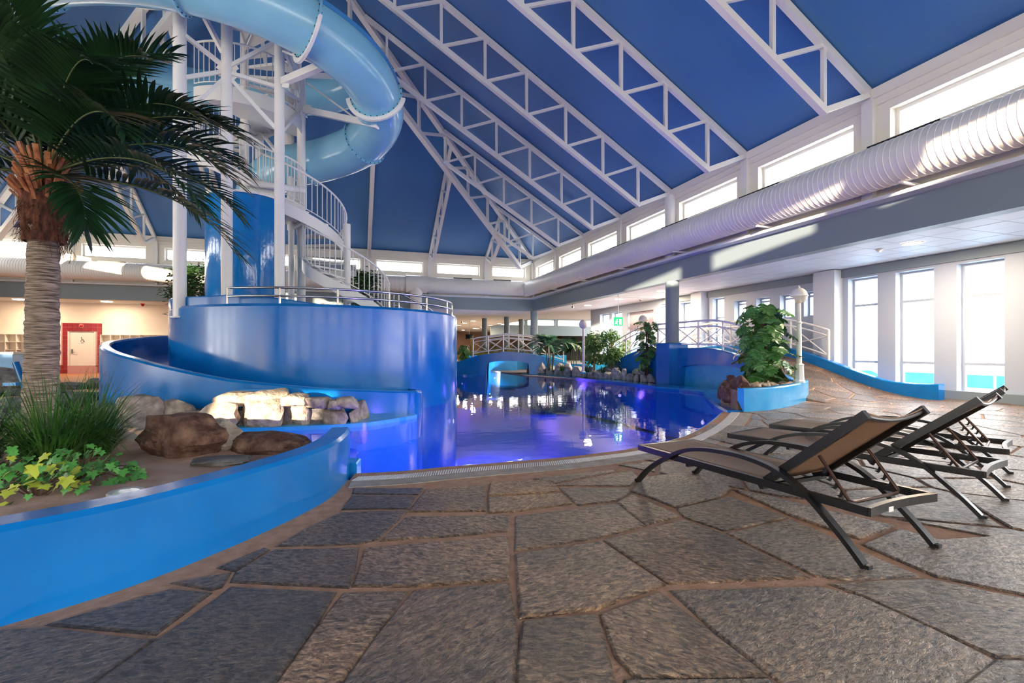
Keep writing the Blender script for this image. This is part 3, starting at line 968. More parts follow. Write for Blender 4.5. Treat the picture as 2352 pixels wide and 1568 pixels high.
# underwater lamps: small violet spots in the pool walls
def pool_lamp(p, n, label, power=60, col=(0.30, 0.12, 1.0), soft=0.5):
    t = thing('underwater_lamp', p, label, 'pool lamp', 'violet underwater lamps')
    n = Vector(n).normalized()
    MB().lathe([(0.0, 0.015), (0.04, 0.015), (0.05, 0.0), (0.05, -0.03)], p, 16, axis=n).build('lens', 'light_pool', t, 40)
    MB().lathe([(0.05, 0.012), (0.075, 0.006), (0.075, -0.03)], p, 16, axis=n).build('ring', 'steel_chrome', t, 40)
    ld = bpy.data.lights.new('underwater_light', 'AREA')
    ld.shape = 'DISK'
    ld.size = 0.30
    ld.energy = power
    ld.color = col
    lo = bpy.data.objects.new('underwater_light', ld)
    COL.objects.link(lo)
    lo.location = Vector(p) + n * 0.06
    lo.rotation_euler = (n + Vector((0, 0, -0.25))).to_track_quat('-Z', 'Y').to_euler()
    lo.parent = t
    lo.matrix_parent_inverse = parent_mat(t).inverted()
# ------------------------------------------------------------------ flagstones
def c5(pts): return [(x / 1.96, 1000 + y / 1.96) for x, y in pts]
def c6(pts): return [(1100 + x / 1.8786, 1000 + y / 1.8786) for x, y in pts]
traced = [
 c5([(-500, 905), (205, 862), (630, 912), (690, 908), (630, 952), (330, 1180), (-500, 1180)]),
 c5([(235, 842), (760, 693), (935, 707), (700, 880), (480, 862)]),
 c5([(790, 660), (1025, 618), (985, 678), (950, 688)]),
 c5([(985, 590), (1190, 505), (1205, 512), (1055, 602)]),
 c5([(1235, 512), (1605, 503), (1592, 600), (1563, 678), (1040, 652), (1065, 608)]),
 c5([(1250, 492), (1400, 405), (1535, 345), (1830, 338), (1690, 465), (1620, 482)]),
 c5([(1545, 328), (1590, 268), (1868, 272), (1832, 326)]),
 c5([(1592, 258), (1600, 236), (1900, 236), (1880, 262)]),
 c5([(1035, 682), (1505, 706), (1420, 840), (1180, 1180), (340, 1180), (725, 902), (985, 722)]),
 c5([(1550, 708), (1825, 702), (1690, 885), (1480, 1180), (1205, 1180), (1450, 835)]),
 c5([(1868, 702), (2286, 668), (2303, 770), (2322, 900), (2308, 1180), (1510, 1180), (1712, 892)]),
 c5([(1645, 508), (2278, 452), (2288, 540), (2284, 644), (1860, 673), (1595, 673), (1620, 610)]),
 c5([(1715, 470), (1832, 366), (2293, 358), (2278, 425), (2000, 450)]),
 c5([(1842, 340), (1922, 242), (2178, 222), (2184, 336)]),
 c6([(50, 205), (180, 194), (300, 190), (330, 215), (345, 238), (45, 256)]),
 c6([(46, 266), (345, 248), (375, 270), (398, 292), (150, 326), (46, 330)]),
 c6([(162, 348), (595, 292), (712, 385), (520, 436), (160, 492)]),
 c6([(166, 514), (525, 458), (795, 640), (500, 742), (184, 778)]),
 c6([(196, 802), (502, 775), (545, 920), (592, 1130), (172, 1130), (180, 950)]),
 c6([(530, 772), (778, 678), (1005, 850), (1232, 1026), (682, 1033), (600, 950)]),
 c6([(545, 450), (885, 365), (1045, 422), (1422, 608), (820, 632)]),
 c6([(832, 668), (1478, 652), (1645, 694), (1955, 832), (2215, 965), (1960, 1130), (1400, 1130), (1030, 845)]),
 c6([(640, 1050), (1255, 1048), (1340, 1130), (625, 1130)]),
 c6([(348, 226), (638, 226), (652, 240), (590, 278), (432, 298)]),
 c6([(602, 286), (662, 252), (866, 345), (722, 380)]),
 c6([(664, 238), (700, 184), (860, 162), (1036, 192), (1086, 230), (1018, 268), (850, 306)]),
 c6([(864, 314), (1078, 262), (1322, 350), (1050, 406), (892, 350)]),
 c6([(1072, 420), (1338, 357), (1500, 425), (1636, 492), (1895, 600), (1560, 618), (1450, 598)]),
 c6([(1108, 236), (1250, 262), (1500, 322), (1790, 390), (1640, 442), (1352, 346)]),
 c6([(1668, 470), (1822, 406), (1992, 452), (2230, 436), (2520, 500), (2520, 715), (1965, 600)]),
 c6([(1525, 640), (1945, 616), (2520, 735), (2520, 965), (2230, 948), (1662, 690)]),
 c6([(2245, 972), (2520, 985), (2520, 1130), (1985, 1130)]),
 c6([(335, 212), (590, 163), (655, 153), (686, 180), (648, 214)]),
 c6([(245, 184), (585, 147), (578, 156), (332, 202)]),
]
def stone(poly, z0=-0.02, z1=0.0, parent=None, zf=None, m='flagstone'):
    poly = ccw([Vector((p[0], p[1])) for p in poly])
    # split the long sides and fray them a little so the joints are not ruler-straight
    out = []
    n = len(poly)
    for i in range(n):
        a, b = poly[i], poly[(i + 1) % n]
        k = max(1, min(5, int((b - a).length / 0.22)))
        for j in range(k):
            p = a.lerp(b, j / k)
            q = Vector((p.x * 2.3, p.y * 2.3, 3.0))
            out.append(p + Vector((mnoise.noise(q), mnoise.noise(q + Vector((9, 4, 0))))) * 0.014)
    h = random.uniform(0.0, 0.006)
    if zf is None:
        mb = MB().prism(out, z0, z1 + h, inset=0.012, drop=0.007)
    else:
        mb = MB().prism(out, lambda x, y: zf(y) + z0, lambda x, y: zf(y) + z1 + h, inset=0.012, drop=0.007)
    return mb.build('flagstone', m, parent if parent else floor)
traced_w = []
for t in traced:
    w = [P(x, y, 0) for x, y in t]
    traced_w.append([(p.x, p.y) for p in w])
for i, w in enumerate(traced_w):
    w = [(p.x, p.y) for p in inset_poly(ccw([Vector(q) for q in w]), -0.011)]
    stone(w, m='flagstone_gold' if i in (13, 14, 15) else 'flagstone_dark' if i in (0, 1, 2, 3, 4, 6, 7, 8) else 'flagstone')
# crazy paving over the rest of the deck: convex cells between scattered centres
def voronoi(seeds, x0, x1, y0, y1, gap):
    cells = []
    for i, s_ in enumerate(seeds):
        poly = [Vector((x0, y0)), Vector((x1, y0)), Vector((x1, y1)), Vector((x0, y1))]
        near = sorted(range(len(seeds)), key=lambda j: (seeds[j] - s_).length)[1:26]
        for j in near:
            d = seeds[j] - s_
            if d.length < 1e-6: continue
            m = (seeds[j] + s_) / 2 - d.normalized() * gap / 2
            poly = clip_half(poly, m, d.normalized())
            if len(poly) < 3: break
        if len(poly) >= 3:
            cells.append(poly)
    return cells
def seeds_in(x0, x1, y0, y1, dx, dy, jit, shear=0.0):
    out = []
    j = 0
    y = y0
    while y <= y1:
        x = x0 + (0.5 * dx if j % 2 else 0)
        while x <= x1:
            out.append(Vector((x + random.uniform(-jit, jit) * dx + shear * (y - y0), y + random.uniform(-jit, jit) * dy)))
            x += dx
        y += dy
        j += 1
    return out
lineA, lineB = P(1473, 1078, 0), P(2420, 1262, 0)
ld_ = (lineB - lineA).normalized()
ln = Vector((ld_.y, -ld_.x))                       # points back towards the viewer
if ln.dot(Vector((0, 0)) - lineA.to_2d()) < 0: ln = -ln
RAMP_Y0 = 7.4
sd_ = seeds_in(0.4, 13.2, 0.6, 9.2, 0.95, 0.62, 0.36)
for cell in voronoi(sd_, 0.2, XG - 0.02, 0.2, 9.0, 0.03):
    c = sum(cell, Vector((0, 0))) / len(cell)
    cell = clip_half(cell, lineA.to_2d() - ln * 0.015, ln)
    if len(cell) < 3 or abs(poly_area(cell)) < 0.03:
        continue
    if c.y > RAMP_Y0 and c.x > 9.5:
        cell = clip_half(cell, Vector((0, RAMP_Y0)), Vector((0, 1)))
        if len(cell) < 3 or abs(poly_area(cell)) < 0.03: continue
    # trim against the pool rim
    ok = True
    for i in range(0, len(rim) - 1, 2):
        a, b = rim[i].to_2d(), rim[i + 1].to_2d()
        t = (b - a).normalized(); nn = Vector((-t.y, t.x))
        cc = sum(cell, Vector((0, 0))) / len(cell)
        if (cc - a).dot(nn) > -0.2 and -0.6 < (cc - a).dot(t) < 0.9:
            cell = clip_half(cell, a - nn * 0.19, nn)
            if len(cell) < 3: ok = False; break
    if not ok or len(cell) < 3 or abs(poly_area(cell)) < 0.02:
        continue
    cc = sum(cell, Vector((0, 0))) / len(cell)
    if not in_poly(cc.x, cc.y, deck_main) or any(in_poly(cc.x, cc.y, w) for w in traced_w):
        continue
    stone(cell)
# ------------------------------------------------------------------ drum with spiral trough
def ang_pts(r, a0, a1, n): return [(DCX + r * math.cos(R(a0 + (a1 - a0) * i / (n - 1))), DCY + r * math.sin(R(a0 + (a1 - a0) * i / (n - 1)))) for i in range(n)]
drum = thing('pool_drum', (DCX, DCY, -1.5), 'huge round blue drum in the pool carrying the slide tower', 'drum')
DT = 1.94
MB().lathe([(DRR, -1.5), (DRR, DT - 0.05), (DRR - 0.05, DT), (DRR - 0.22, DT), (DRR - 0.27, DT - 0.05), (DRR - 0.27, 1.72), (0, 1.72)], (DCX, DCY, 0), 128).build('drum_wall', 'pool_blue', drum, 30)
# raised inner rim on the side of the trough
fa = math.degrees(math.atan2(-DCY, -DCX))          # direction from the drum to the viewer
rows = []
for i in range(60):
    t = i / 59
    a = R(fa - 130 + 128 * t)
    zt = DT + 0.17 * min(1, 8 * t, 5 * (1 - t)) + 0.0
    row = []
    k_ = min(1.0, max(0.0, (t - 0.50) / 0.16)); k_ = k_ * k_ * (3 - 2 * k_)
    ro_ = DRR - 0.01 - 0.27 * k_
    for r_, z_ in ((ro_, 1.72), (ro_, zt), (ro_ - 0.02, zt + 0.02), (ro_ - 0.24, zt + 0.02), (ro_ - 0.26, zt), (ro_ - 0.26, 1.72)):
        row.append((DCX + r_ * math.cos(a), DCY + r_ * math.sin(a), z_))
    rows.append(row)
MB().strip(rows).build('inner_rim', 'pool_blue', drum, 30, clean=True)
# spiral trough: outer wall and floor; the end folds back on to the drum
def trough_z(a):       # a = degrees clockwise from the viewer side (negative = towards the right end)
    pts = [(-40, 0.30), (-14, 0.42), (0, 0.50), (20, 0.66), (45, 0.98), (68, 1.2), (95, 1.36), (130, 1.55), (180, 1.75), (230, 1.9)]
    for i in range(len(pts) - 1):
        if a <= pts[i + 1][0]:
            t = (a - pts[i][0]) / (pts[i + 1][0] - pts[i][0])
            return pts[i][1] + (pts[i + 1][1] - pts[i][1]) * t
    return pts[-1][1]
trough = thing('slide_trough', (DCX, DCY - OUT_R, -0.5), 'curving blue slide channel wrapping round the drum', 'slide')
rows, frow = [], []
a = -20.0
path = []
END_A = -16.0
while a <= 215:
    path.append((a, OUT_R))
    a += 2.0
# the end curls inwards to the drum wall
curl = []
for i in range(10):
    t = i / 9
    curl.append((END_A - 13.5 * math.sin(t * PI / 2), OUT_R - (OUT_R - DRR) * (1 - math.cos(t * PI / 2)) ** 1.0))
path = curl[::-1] + [p for p in path if p[0] > END_A]
for (a, r_) in path:
    an = R(fa - a)
    z = trough_z(a)
    ca, sa_ = math.cos(an), math.sin(an)
    th = 0.17
    row = []
    for rr, zz in ((r_, -1.4), (r_, z - 0.03), (r_ - 0.03, z), (r_ - th + 0.03, z), (r_ - th, z - 0.03), (r_ - th, -1.4)):
        row.append((DCX + rr * ca, DCY + rr * sa_, zz))
    rows.append(row)
    if a > END_A:
        frow.append([(DCX + rr * ca, DCY + rr * sa_, z - 0.42) for rr in (OUT_R - 0.1, DRR)])
MB().strip(rows).build('outer_wall', 'pool_blue', trough, 35, clean=True)
MB().strip(frow).build('channel_floor', 'pool_blue', trough, 35)
# handrail on the drum rim
hr = thing('drum_handrail', (DCX, DCY - DRR, DT), 'two-bar stainless steel handrail on the front rim of the drum', 'handrail')
ra0, ra1 = fa - 34, fa + 79
rr = DRR - 0.12
for zz in (DT + 0.14, DT + 0.29):
    pts = [Vector((DCX + rr * math.cos(R(ra0 + (ra1 - ra0) * i / 60)), DCY + rr * math.sin(R(ra0 + (ra1 - ra0) * i / 60)), zz)) for i in range(61)]
    if zz > DT + 0.2:
        pts = [pts[0] + Vector((0, 0, -0.14))] + pts + [pts[-1] + Vector((0, 0, -0.14))]
    MB().tube(pts, 0.022, 10).build('rail', 'steel_chrome', hr, 40)
for k in range(7):
    an = R(ra0 + (ra1 - ra0) * k / 6)
    x, y = DCX + rr * math.cos(an), DCY + rr * math.sin(an)
    MB().cyl((x, y), 0.02, DT, DT + 0.28, 10).build('rail_post', 'steel_chrome', hr, 40)
# ------------------------------------------------------------------ near planter with palm, grasses, ivy and rocks
mat('palm_leaf', '#16301c', 0.38, col2='#26492a', nscale=3, spec=0.4)
mat('palm_rachis', '#3c4a20', 0.5)
mat('palm_trunk', '#41352b', 0.85, col2='#b5a391', nscale=5, ndetail=9, nstretch=(1.2, 1.2, 16), bump=1.0, bscale=5, bstretch=(1.5, 1.5, 14), contrast=(0.34, 0.66))
mat('palm_fibre', '#3a1f15', 0.9, col2='#7a4a34', nscale=14, ndetail=8, nstretch=(2, 2, 0.6), bump=1.0, bscale=30)
mat('palm_boot', '#7a3a22', 0.6, col2='#c98a5c', nscale=6, nstretch=(3, 3, 0.6), contrast=(0.35, 0.75))
mat('grass_blade', '#1f4a1c', 0.45, col2='#4c7a2c', nscale=5)
mat('ivy_leaf', '#4c8a38', 0.4, objrand=0.35)
mat('ivy_yellow', '#a8b23a', 0.4, objrand=0.2)
mat('stem_brown', '#5b4230', 0.8)
mat('lamp_disc', '#b9b6ae', 0.35)

PT = 0.40                                     # top of the planter wall
pw_px = [(0, 1435), (300, 1343), (530, 1253), (690, 1180), (765, 1136), (797, 1100), (804, 1078)]
base_pts = [V(-9.0, -0.6, 0), V(-6.0, 0.35, 0), V(-3.6, 1.35, 0), V(-2.5, 1.9, 0), V(-1.85, 2.24, 0)] + [P(x, y, 0) for x, y in pw_px]
po = spline(base_pts, 6)
pi_ = offs(po, 0.20)
# close the tip: narrow the ledge towards the end
for k in range(5):
    i = len(pi_) - 1 - k
    pi_[i] = pi_[i].lerp(po[i] + (pi_[i] - po[i]) * 0.9, 1 - k / 5)
planter = thing('palm_planter', (-1.5, 3.4, 0), 'long curved blue planter wall with glossy ledge round the palm bed', 'planter')
rows = []
for a, b in zip(po, pi_):
    e = (b - a) * 0.12
    rows.append([(a.x, a.y, -0.05), (a.x, a.y, PT - 0.025), (a.x + e.x, a.y + e.y, PT), (b.x - e.x, b.y - e.y, PT), (b.x, b.y, PT - 0.025), (b.x, b.y, 0.1)])
mbp = MB().strip(rows)
mbp.f.append(tuple(len(mbp.v) - 6 + k for k in range(6)))
mbp.build('planter_wall', 'pool_blue', planter, 35, clean=True)
# little blue upstand where the wall meets the overflow grating
tip = po[-1]
MB().prism(ccw([(tip.x - 0.03, tip.y - 0.02), (tip.x + 0.06, tip.y - 0.1), (tip.x + 0.10, tip.y + 0.12), (tip.x - 0.03, tip.y + 0.2)]), -0.3, 0.075, inset=0.012, drop=0.01).build('end_upstand', 'pool_blue_light', planter)
bed = [(p.x, p.y) for p in pi_] + [(-0.05, 4.42), (-0.66, 5.14), (-1.55, 5.75), (-2.59, 6.5), (-3.84, 7.44), (-6.1, 8.8), (-9.0, 9.95), (-14.0, 10.5), (-14.0, 0.0)]
bed = ccw(bed)
def bed_z(x, y):
    return 0.285 + 0.03 * mnoise.noise(Vector((x * 1.3, y * 1.3, 2.0)))
sand = MB()
# gently uneven soil: grid clipped to the bed outline
gx0, gy0, gs = -6.5, 0.6, 0.16
idx = {}
for i in range(42):
    for j in range(52):
        x, y = gx0 + i * gs, gy0 + j * gs
        if in_poly(x, y, bed):
            idx[(i, j)] = len(sand.v)
            sand.v.append((x, y, bed_z(x, y)))
for (i, j) in list(idx):
    q = [(i, j), (i + 1, j), (i + 1, j + 1), (i, j + 1)]
    if all(k in idx for k in q):
        sand.f.append(tuple(idx[k] for k in q))
sand.prism(bed, -0.02, 0.265)
tag(sand.build('soil', 'sand', planter, 40), kind='stuff', label='bare sandy soil in the palm bed')

def rock(name, loc, size, seed, m, label, cat='rock', group=None, rz=0.0, parent=None, **k):
    me = rock_mesh(name, m, size[0], size[1], size[2], seed, **k)
    o = inst(name, me, parent, loc, (0, 0, rz))
    if label and parent is None:
        tag(o, label, cat, group)
    return o
p = P(398, 1052, 0.28)
rock('boulder', (p.x, p.y + 0.16, 0.25), (0.76, 0.52, 0.36), 11, 'rock_brown', 'large dark reddish-brown boulder in the palm bed', rz=-0.3, sub=4)
p = P(470, 1046, 0.28)
rock('boulder', (p.x + 0.02, p.y + 0.22, 0.25), (0.42, 0.46, 0.28), 21, 'rock_warm', 'pale grey boulder leaning against the brown boulder', rz=0.4, sub=4)
p = P(620, 1040, 0.28)
rock('boulder', (p.x, p.y + 0.12, 0.24), (0.88, 0.42, 0.19), 5, 'rock_brown', 'long low brown boulder at the tip of the palm bed', rz=-0.45, sub=4, flat=0.3)
p = P(510, 1062, 0.28)
rock('flat_stone', (p.x, p.y, 0.27), (0.42, 0.24, 0.055), 8, 'rock_dark', 'thin flat stone lying on the sandy soil', rz=-0.2, flat=0.4)
p = P(265, 1018, 0.28)
rock('boulder', (p.x, p.y + 0.05, 0.25), (0.36, 0.3, 0.16), 14, 'rock_grey', 'small grey rock between grass clump and brown boulder')
p = P(400, 1125, 0.28)
rock('flat_stone', (p.x, p.y, 0.26), (0.34, 0.16, 0.05), 19, 'rock_brown', 'small sandy stone beside the blue ledge', rz=0.2, flat=0.3)
p = P(290, 1127, 0.3)
ul = thing('ground_spotlight', (p.x, p.y, 0.28), 'round white ground light set into the soil', 'ground light')
MB().lathe([(0.0, 0.010), (0.062, 0.010), (0.068, 0.004)], (p.x, p.y, 0.288), 28).build('glass', 'globe_glass', ul, 40)
MB().lathe([(0.064, 0.008), (0.085, 0.013), (0.092, 0.006), (0.092, -0.03)], (p.x, p.y, 0.288), 28).build('ring', 'lamp_disc', ul, 40)

# palm
PX, PY, PZ = W(-5.02, 5.16).x, W(-5.02, 5.16).y, 0.24
palm = thing('palm_tree', (PX, PY, PZ), 'tall palm with shaggy trunk and dark arching fronds in the blue planter', 'palm')
rows = []
nz_ = 150
for i in range(nz_ + 1):
    t = i / nz_
    z = PZ + t * 2.18
    r0 = 0.150 - 0.022 * t + (0.05 * max(0, t - 0.93) / 0.07)
    row = []
    for k in range(33):
        a = 2 * PI * k / 32
        r_ = r0 + 0.012 * mnoise.noise(Vector((math.cos(a) * 1.2, math.sin(a) * 1.2, z * 22))) + 0.006 * mnoise.noise(Vector((math.cos(a) * 5, math.sin(a) * 5, z * 40)))
        row.append((PX + r_ * math.cos(a) + 0.03 * t, PY + r_ * math.sin(a), z))
    rows.append(row)
MB().strip(rows).build('trunk', 'palm_trunk', palm, 60)
TX, TY, TZ = PX + 0.03, PY, PZ + 2.18
rows = []
for i in range(26):
    t = i / 25
    z = TZ - 0.16 + t * 0.52
    r0 = 0.165 + 0.02 * math.sin(t * 3.0) + 0.02 * t
    rows.append([(TX + (r0 + 0.035 * mnoise.noise(Vector((math.cos(2 * PI * k / 32) * 3, math.sin(2 * PI * k / 32) * 3, z * 9)))) * math.cos(2 * PI * k / 32),
                  TY + (r0 + 0.035 * mnoise.noise(Vector((math.cos(2 * PI * k / 32) * 3, math.sin(2 * PI * k / 32) * 3, z * 9)))) * math.sin(2 * PI * k / 32), z) for k in range(33)])
MB().strip(rows).build('fibre_collar', 'palm_fibre', palm, 50)
rf = random.Random(3)
hair = MB()
for i in range(420):
    a = rf.uniform(0, 2 * PI)
    z = TZ + rf.uniform(-0.12, 0.3)
    p0 = Vector((TX + 0.17 * math.cos(a), TY + 0.17 * math.sin(a), z))
    out = Vector((math.cos(a), math.sin(a), 0))
    ln_ = rf.uniform(0.05, 0.2)
    p1 = p0 + out * rf.uniform(0.01, 0.05) + Vector((rf.uniform(-.03, .03), rf.uniform(-.03, .03), -ln_ * 0.5))
    p2 = p1 + Vector((rf.uniform(-.03, .03), rf.uniform(-.03, .03), -ln_ * 0.5)) + out * 0.01
    hair.tube([p0, p1, p2], [0.003, 0.002, 0.001], 3, cap=False)
for i in range(16):
    a = rf.uniform(-0.9, 0.3)
    p0 = Vector((TX + 0.17 * math.cos(a), TY + 0.17 * math.sin(a), TZ - 0.03))
    pts = [p0]
    for k in range(4):
        pts.append(pts[-1] + Vector((rf.uniform(-.03, .05), rf.uniform(-.03, .03), -rf.uniform(0.05, 0.1))))
    hair.tube(pts, 0.0025, 3, cap=False)
tag(hair.build('loose_fibres', 'palm_fibre', palm), kind='stuff')
for i in range(74):
    a = i * 2.39996 + rf.uniform(-0.15, 0.15)
    lv = i / 74
    z = TZ + 0.17 + 0.40 * lv
    r0 = 0.205 - 0.03 * lv
    out = Vector((math.cos(a), math.sin(a), 0))
    p0 = Vector((TX, TY, z)) + out * r0 * 0.7
    up = Vector((0, 0, 1))
    fl = 0.95 - 0.55 * lv + rf.uniform(-0.12, 0.12)
    ln_ = rf.uniform(0.20, 0.36)
    p1 = p0 + (out * fl * 0.6 + up).normalized() * ln_ * 0.5
    p2 = p1 + (out * fl + up).normalized() * ln_ * 0.5
    w = rf.uniform(0.028, 0.05)
    MB().tube([p0, p1, p2], 0, rect=(w, 0.02), up=tuple(out)).build('cut_frond_base', 'palm_boot', palm)

def frond_mesh(length, elev, droop, nleaf, leaf_len, seed, leaf_w=0.034, twist=0.0, leaf_droop=0.55, start=0.16):
    """feather frond in its own frame: grows along +x, starts at the origin"""
    r_ = random.Random(seed)
    n = 22
    pts = []
    pos = Vector((0, 0, 0))
    e = elev
    for i in range(n + 1):
        pts.append(pos.copy())
        e -= droop / n * (0.5 + 1.0 * i / n)
        pos = pos + Vector((math.cos(e), math.sin(twist) * 0.3 * i / n, math.sin(e))) * (length / n)
    mb = MB()
    mb.tube(pts, [0.016 - 0.013 * i / n for i in range(n + 1)], 5, up=(0, 1, 0))
    rach = MB(); rach.v, rach.f = mb.v, mb.f
    lf = MB()
    for s_ in (-1, 1):
        for k in range(nleaf):
            t = start + (1 - start) * (k + 0.5) / nleaf
            i = min(n - 1, int(t * n))
            p0 = pts[i].lerp(pts[i + 1], t * n - i)
            tg = (pts[i + 1] - pts[i]).normalized()
            side = Vector((0, s_, 0))
            nrm = tg.cross(side).normalized()
            if nrm.z < 0: nrm = -nrm
            fan = 0.42 + 0.75 * t ** 1.5
            ll = leaf_len * (0.55 + 0.9 * math.sin(PI * min(1, 0.12 + 0.80 * t))) * r_.uniform(0.85, 1.1) * (0.8 if t > 0.93 else 1)
            d0 = (side * math.cos(fan) + tg * math.sin(fan) + nrm * (0.28 + r_.uniform(-0.08, 0.08))).normalized()
            q = [p0]
            dd = d0.copy()
            for j in range(4):
                q.append(q[-1] + dd * ll / 4)
                dd = (dd + Vector((0, 0, -1)) * leaf_droop * 0.28 * r_.uniform(0.7, 1.3)).normalized()
            wv = d0.cross(nrm).normalized()
            ws = [0.35, 1.0, 0.95, 0.6, 0.05]
            o = len(lf.v)
            for j in range(5):
                w = wv * leaf_w * 0.5 * ws[j] * (0.75 + 0.3 * math.sin(PI * t))
                lift = nrm * (leaf_w * 0.16 * ws[j])
                lf.v += [tuple(q[j] - w + lift), tuple(q[j]), tuple(q[j] + w + lift)]
            for j in range(4):
                lf.f += [(o + 3 * j, o + 3 * j + 1, o + 3 * j + 4, o + 3 * j + 3), (o + 3 * j + 1, o + 3 * j + 2, o + 3 * j + 5, o + 3 * j + 4)]
    return rach, lf
def frond_obj(root, loc, az, *a, leafmat='palm_leaf', stemmat='palm_rachis', name='frond', **k):
    rach, lf = frond_mesh(*a, **k)
    me = bpy.data.meshes.new(name)
    o = len(rach.v)
    me.from_pydata(rach.v + lf.v, [], rach.f + [tuple(i + o for i in f) for f in lf.f])
    me.materials.append(MATS[leafmat]); me.materials.append(MATS[stemmat])
    me.polygons.foreach_set('material_index', [1] * len(rach.f) + [0] * len(lf.f))
    me.polygons.foreach_set('use_smooth', [True] * len(me.polygons))
    return inst(name, me, root, loc, (0, 0, az))
CZ = TZ + 0.56
# azimuths measured in room axes; the first rows are the fronds that reach across the picture
right = math.atan2(-SA, CA)                  # sideways to the right as seen from the viewpoint
toward = right - PI / 2
spec = [  # az offset from `right`, length, elevation, droop
    (0.05, 2.15, 0.62, 1.55), (-0.25, 2.2, 0.30, 1.25), (0.35, 2.1, 0.85, 1.7), (-0.12, 2.15, 0.95, 1.75), (0.15, 2.1, 0.10, 1.15),
    (-0.5, 1.9, 0.75, 1.7), (-0.45, 1.15, 0.05, 1.75), (0.7, 2.0, 0.6, 1.6), (0.55, 2.1, 1.1, 1.5), (-0.35, 2.0, 1.2, 1.6),
    (0.95, 2.0, 1.0, 1.6), (-1.2, 1.6, 1.25, 1.3), (1.3, 2.0, 0.75, 1.7), (-1.7, 1.6, 1.3, 1.3), (1.75, 2.0, 1.1, 1.6),
    (-2.1, 1.7, 1.15, 1.4), (2.2, 2.0, 0.6, 1.7), (2.6, 2.1, 0.9, 1.6), (-2.5, 1.9, 0.95, 1.7), (3.0, 2.1, 0.35, 1.5),
    (-2.85, 2.0, 0.6, 1.7), (0.2, 1.9, 1.35, 1.1), (-1.0, 1.8, 1.3, 1.3), (2.0, 1.9, 1.4, 1.1), (3.14, 2.0, 1.2, 1.4), (-0.65, 2.1, 0.9, 1.5), (0.0, 2.25, 0.8, 1.45), (-2.6, 1.5, 0.2, 1.9)]
for i, (da, ln_, el_, dr) in enumerate(spec):
    az = right + da
    loc = (TX + 0.06 * math.cos(az), TY + 0.06 * math.sin(az), CZ + 0.05 * (el_ - 0.6))
    frond_obj(palm, loc, az, ln_, el_, dr, 31, 0.42, 100 + i, leaf_w=0.047, leaf_droop=0.5)

# grass clumps
def grass_clump(name, loc, n, h, spread, seed, label, m='grass_blade', group=None, w=0.009, parent=None):
    r_ = random.Random(seed)
    mb = MB()
    for i in range(n):
        a = r_.uniform(0, 2 * PI)
        rr_ = spread * 0.22 * math.sqrt(r_.random())
        p0 = Vector((rr_ * math.cos(a), rr_ * math.sin(a), 0))
        out = Vector((math.cos(a + r_.uniform(-.6, .6)), math.sin(a + r_.uniform(-.6, .6)), 0))
        hh = h * r_.uniform(0.55, 1.1)
        lean = r_.uniform(0.25, 1.5)
        q = [p0]
        d = (Vector((0, 0, 1)) + out * lean * 0.5).normalized()
        for k in range(6):
            q.append(q[-1] + d * hh / 6)
            d = (d + out * 0.12 * lean + Vector((0, 0, -0.20 * lean))).normalized()
        wv = d.cross(Vector((0, 0, 1)))
        wv = wv.normalized() if wv.length > 1e-4 else Vector((1, 0, 0))
        o = len(mb.v)
        for k, p_ in enumerate(q):
            ww = wv * w * (0.5, 0.9, 1, 0.9, 0.7, 0.45, 0.08)[k] * 0.5
            mb.v += [tuple(p_ - ww), tuple(p_ + ww)]
        for k in range(6):
            mb.f.append((o + 2 * k, o + 2 * k + 1, o + 2 * k + 3, o + 2 * k + 2))
    me = mb.mesh(name, m, 80)
    o = inst(name, me, parent, loc)
    if parent is None:
        tag(o, label, 'grass', group)
    return o
p = P(75, 1085, 0.28); grass_clump('grass_clump', (p.x, p.y + 0.2, 0.26), 460, 0.74, 0.6, 1, 'big clump of long arching grass in front of the palm trunk')
p = P(195, 1050, 0.28); grass_clump('grass_clump', (p.x, p.y + 0.1, 0.26), 420, 0.72, 0.55, 2, 'clump of long arching grass right of the palm trunk')
p = P(-60, 1075, 0.28); grass_clump('grass_clump', (p.x, p.y, 0.26), 320, 0.7, 0.5, 4, 'clump of long arching grass at the left picture edge')
